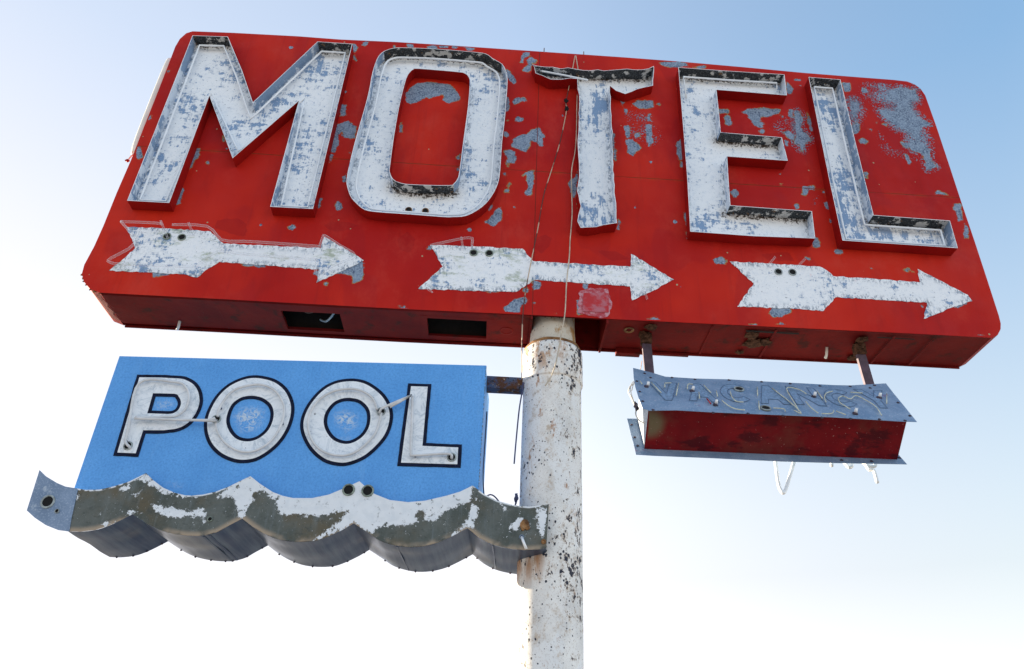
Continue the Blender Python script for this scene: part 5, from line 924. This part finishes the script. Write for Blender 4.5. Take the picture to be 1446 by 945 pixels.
# box: red underside, grey ends
V, F = box_geo(uL, uR, .0030, VD-.001, fl, VH-.06); F.pop(2)
und = F.pop(0); me = mesh('box_body', V, F); obj('box_body', me, vac, [mat_galv('vacancy_box_end', (.30, .36, .42), (.42, .45, .5), True)])
A, Fc = sheet2d([(uL, .0022), (uR, .0022), (uR, VD-.001), (uL, VD-.001)], [], .04)
me = mesh('box_underside', [(a, b, fl+.0005) for a, b in A], [t[::-1] for t in Fc.tolist()])
gv_ = np.hypot((A[:, 0]-uL-.02)/.9, A[:, 1]-.12)-.10
at = me.attributes.new('green', 'FLOAT', 'POINT'); at.data.foreach_set('value', gv_.astype(np.float32)); obj('box_underside', me, vac, [M_VRED], label='faded dark red underside')
def bend(X, Z):
    return -.012*np.clip(Z/.12, 0, 1)+.005*np.sin(X*6.0)*(Z/.45)-.02*np.clip((.15-X)/.15, 0, 1)*np.clip((Z-.2)/.3, 0, 1)+.002*np.sin(X*17)
fp = sheet('front_panel', T['vfront'], 0, vac, [M_GALV], step=.035, thick=.002, yfun=lambda X, Z: bend(X, Z)-.0015, smooth=False)
vb = T['vback']; vbp = vb+[[1.62, .47], [-.01, .47]] if vb[0][1] < .46 else vb
vbp = [vb[0]]+vb[1:]+[(1.62, .47), (.6, .475)]
sheet('back_panel', vbp, VD, vac, [M_GALV], step=.06, thick=.002)
# painted letter outlines
def glyph(ch):
    t = .26
    G = {'V': [(0, 1), (.27, 1), (.5, .38), (.73, 1), (1, 1), (.62, 0), (.38, 0)],
         'A': [(0, 0), (.38, 1), (.62, 1), (1, 0), (.74, 0), (.66, .24), (.34, .24), (.26, 0)],
         'N': [(0, 0), (0, 1), (.3, 1), (.74, .42), (.74, 1), (1, 1), (1, 0), (.72, 0), (.26, .6), (.26, 0)],
         'Y': [(0, 1), (.3, 1), (.5, .64), (.7, 1), (1, 1), (.63, .4), (.63, 0), (.37, 0), (.37, .4)]}
    if ch == 'C':
        o = [(.5+.5*math.cos(math.radians(a)), .5+.5*math.sin(math.radians(a))) for a in range(40, 321, 20)]
        i = [(.5+.25*math.cos(math.radians(a)), .5+.25*math.sin(math.radians(a))) for a in range(320, 39, -20)]
        return o+i
    return G[ch]
M_FAINT = mat_flat('faint_letter_line', (.11, .17, .27), .5, 0, .3, 40)
M_FAINTF = mat_flat('faint_letter_paint', (.20, .30, .44), .55, 0, .25, 60)
gw, gh, gap = .185, .255, .032; u0 = .085; w0 = .115
for i, ch in enumerate('VACANCY'):
    G = [(u0+i*(gw+gap)+x*gw, w0+z*gh+i*.002) for x, z in glyph(ch)]
    G = dens(ccw(G), .02, .0015, random.Random(i+40)); Gi = inset(G, .0042)
    lt = sheet('letter', G, -.0032, vac, [M_FAINTF], step=.05, thick=.0008, yfun=lambda X, Z: bend(X, Z), label='faint outlined letter %s' % ch)
    sheet('letter_outline', G, -.0046, lt, [M_FAINT], holes=[Gi], step=.1, thick=.0008, yfun=lambda X, Z: bend(X, Z))
def fb(x, z): return float(bend(np.array([x]), np.array([z]))[0])
for P in T['vtube']: tube('neon_tube', [(p[0], fb(p[0], p[1])-.016, p[1]) for p in (smooth_open(P, 4) if len(P) > 2 else P)], .0034, vac, M_CREAM, 6)
tube('neon_tube', [(p[0], fb(p[0], p[1])-.016, p[1]) for p in T['vred']], .0045, vac, mat_flat('red_glass', (.35, .02, .02), .3), 6, label='short red glass remnant')
for i, (x, z) in enumerate(T['vstub']):
    y = fb(x, z)
    if i in (2, 4): grommet('socket', x, z, y-.004, .024, vac, M_RING, M_HOLE)
    else:
        tube('tube_support', [(x, y-.002, z), (x+.003, y-.03, z+.006)], [.012, .008], vac, M_TUBE, 8)
        lump('support_foot', (x-.008, y-.004, z-.012), .015, vac, M_SCREW, i*1.0, (1, .4, 1))
scr = None
for x, z in T['vscrew']:
    if scr is None:
        scr = lump('screw', (0, 0, 0), .0085, vac, M_SCREW, 1, (1, .5, 1))
        s_ = scr
    else: s_ = scr.copy(); COL.objects.link(s_)
    s_.parent = vac; s_.location = (x, fb(x, z)-.003, z)
for x, z in T['vbscrew']:
    s_ = scr.copy(); COL.objects.link(s_); s_.parent = vac; s_.location = (x, VD-.004, z)
for P in T['vdangle']:
    sp = smooth_open([Vector(p) for p in P], 10); tube('dangling_tube', [tuple(p) for p in sp], .0105, vac, M_GLOWY, 16)
for k, P in enumerate(T['vcable']): tube('loose_cable', [tuple(p) for p in smooth_open(P, 9)], (.0045, .0032, .0025)[k], vac, M_LITE if k < 2 else M_WIRE, 12)
lump('cable_knot', (uL-.04, .12, .28), .028, vac, M_SCREW, 3, (.5, .6, 1.8))
# hanger bars from the big sign down to the box
for i, (hx_, hy) in enumerate(T['hang']):
    b = T['vhang'][i]; sv = .031
    topz = -.055
    c0 = Vector((hx_, hy, topz)); c1 = Vector((b[0], b[1], b[2]-.06)); V = []
    for c in (c0, c1): V += [(c.x-sv, c.y-.012, c.z), (c.x+sv, c.y-.012, c.z), (c.x+sv, c.y+.012, c.z), (c.x-sv, c.y+.012, c.z)]
    F = [(0, 1, 2, 3), (7, 6, 5, 4), (0, 4, 5, 1), (1, 5, 6, 2), (2, 6, 7, 3), (3, 7, 4, 0)]
    me = mesh('hanger_bar', [VL(p) for p in V], F); fix_normals(me); obj('hanger_bar', me, vac, [M_BAR])
    V, F = box_geo(hx_-.034, hx_+.034, hy-.03, hy+.03, topz-.02, -.003); me = mesh('hanger_foot', [VL(p) for p in V], F); obj('hanger_foot', me, vac, [M_CLUMP])
    lump('weld_lump', VL((hx_-.01, hy-.03, -.02)), .042, vac, M_CLUMP, i*5, (.9, .6, .9))

# ---------------------------------------------------------------- loose wires, each a thing of its own
def wire(name, pts, r, mats, label, seg=6):
    base = Vector(pts[0]); sp = smooth_open([Vector(p)-base for p in pts], 5)
    V, F = tube_geo([tuple(p) for p in sp], r, seg); me = mesh(name, V, F); fix_normals(me)
    o = obj(name, me, None, mats, smooth=True); o.location = base; o['label'] = label; o['category'] = 'wire'; o['group'] = 'loose wires hanging from the motel sign'
    return o
wb = NB('frayed_wire'); M_FRAY = wb.done(wb.mix(wb.ramp(wb.noise(5, 3), .45, .5), (.10, .03, .02), (.55, .42, .30)), .6)
wa = [list(p) for p in T['wireA']]
for i, p in enumerate(wa): p[1] = -.112 if i < 3 else (-.06 if i < 10 else -.02)
WA = wire('hanging_wire', T['wireA'], .0038, [M_FRAY], 'thin dark frayed wire slanting across the red face left of the letter T')
kb = T['wireA'][0]
for i, p in enumerate(T['wireA_knots']):
    lump('wire_knot', (p[0]-kb[0], p[1]-kb[1]-.004, p[2]-kb[2]), .020, WA, M_HOLE, i+.5, (.8, .5, 1.2))
wbp = [list(p) for p in T['wireB']]
WB_ = wire('hanging_wire', T['wireB'], .0042, [M_WIRE], 'pale beige wire hanging from the top edge beside the letter T down onto the pole')
WC_ = wire('hanging_wire', T['wireC'], .0045, [M_BLWIRE], 'short blue-black wire dangling beside the pole below the rusty arm')
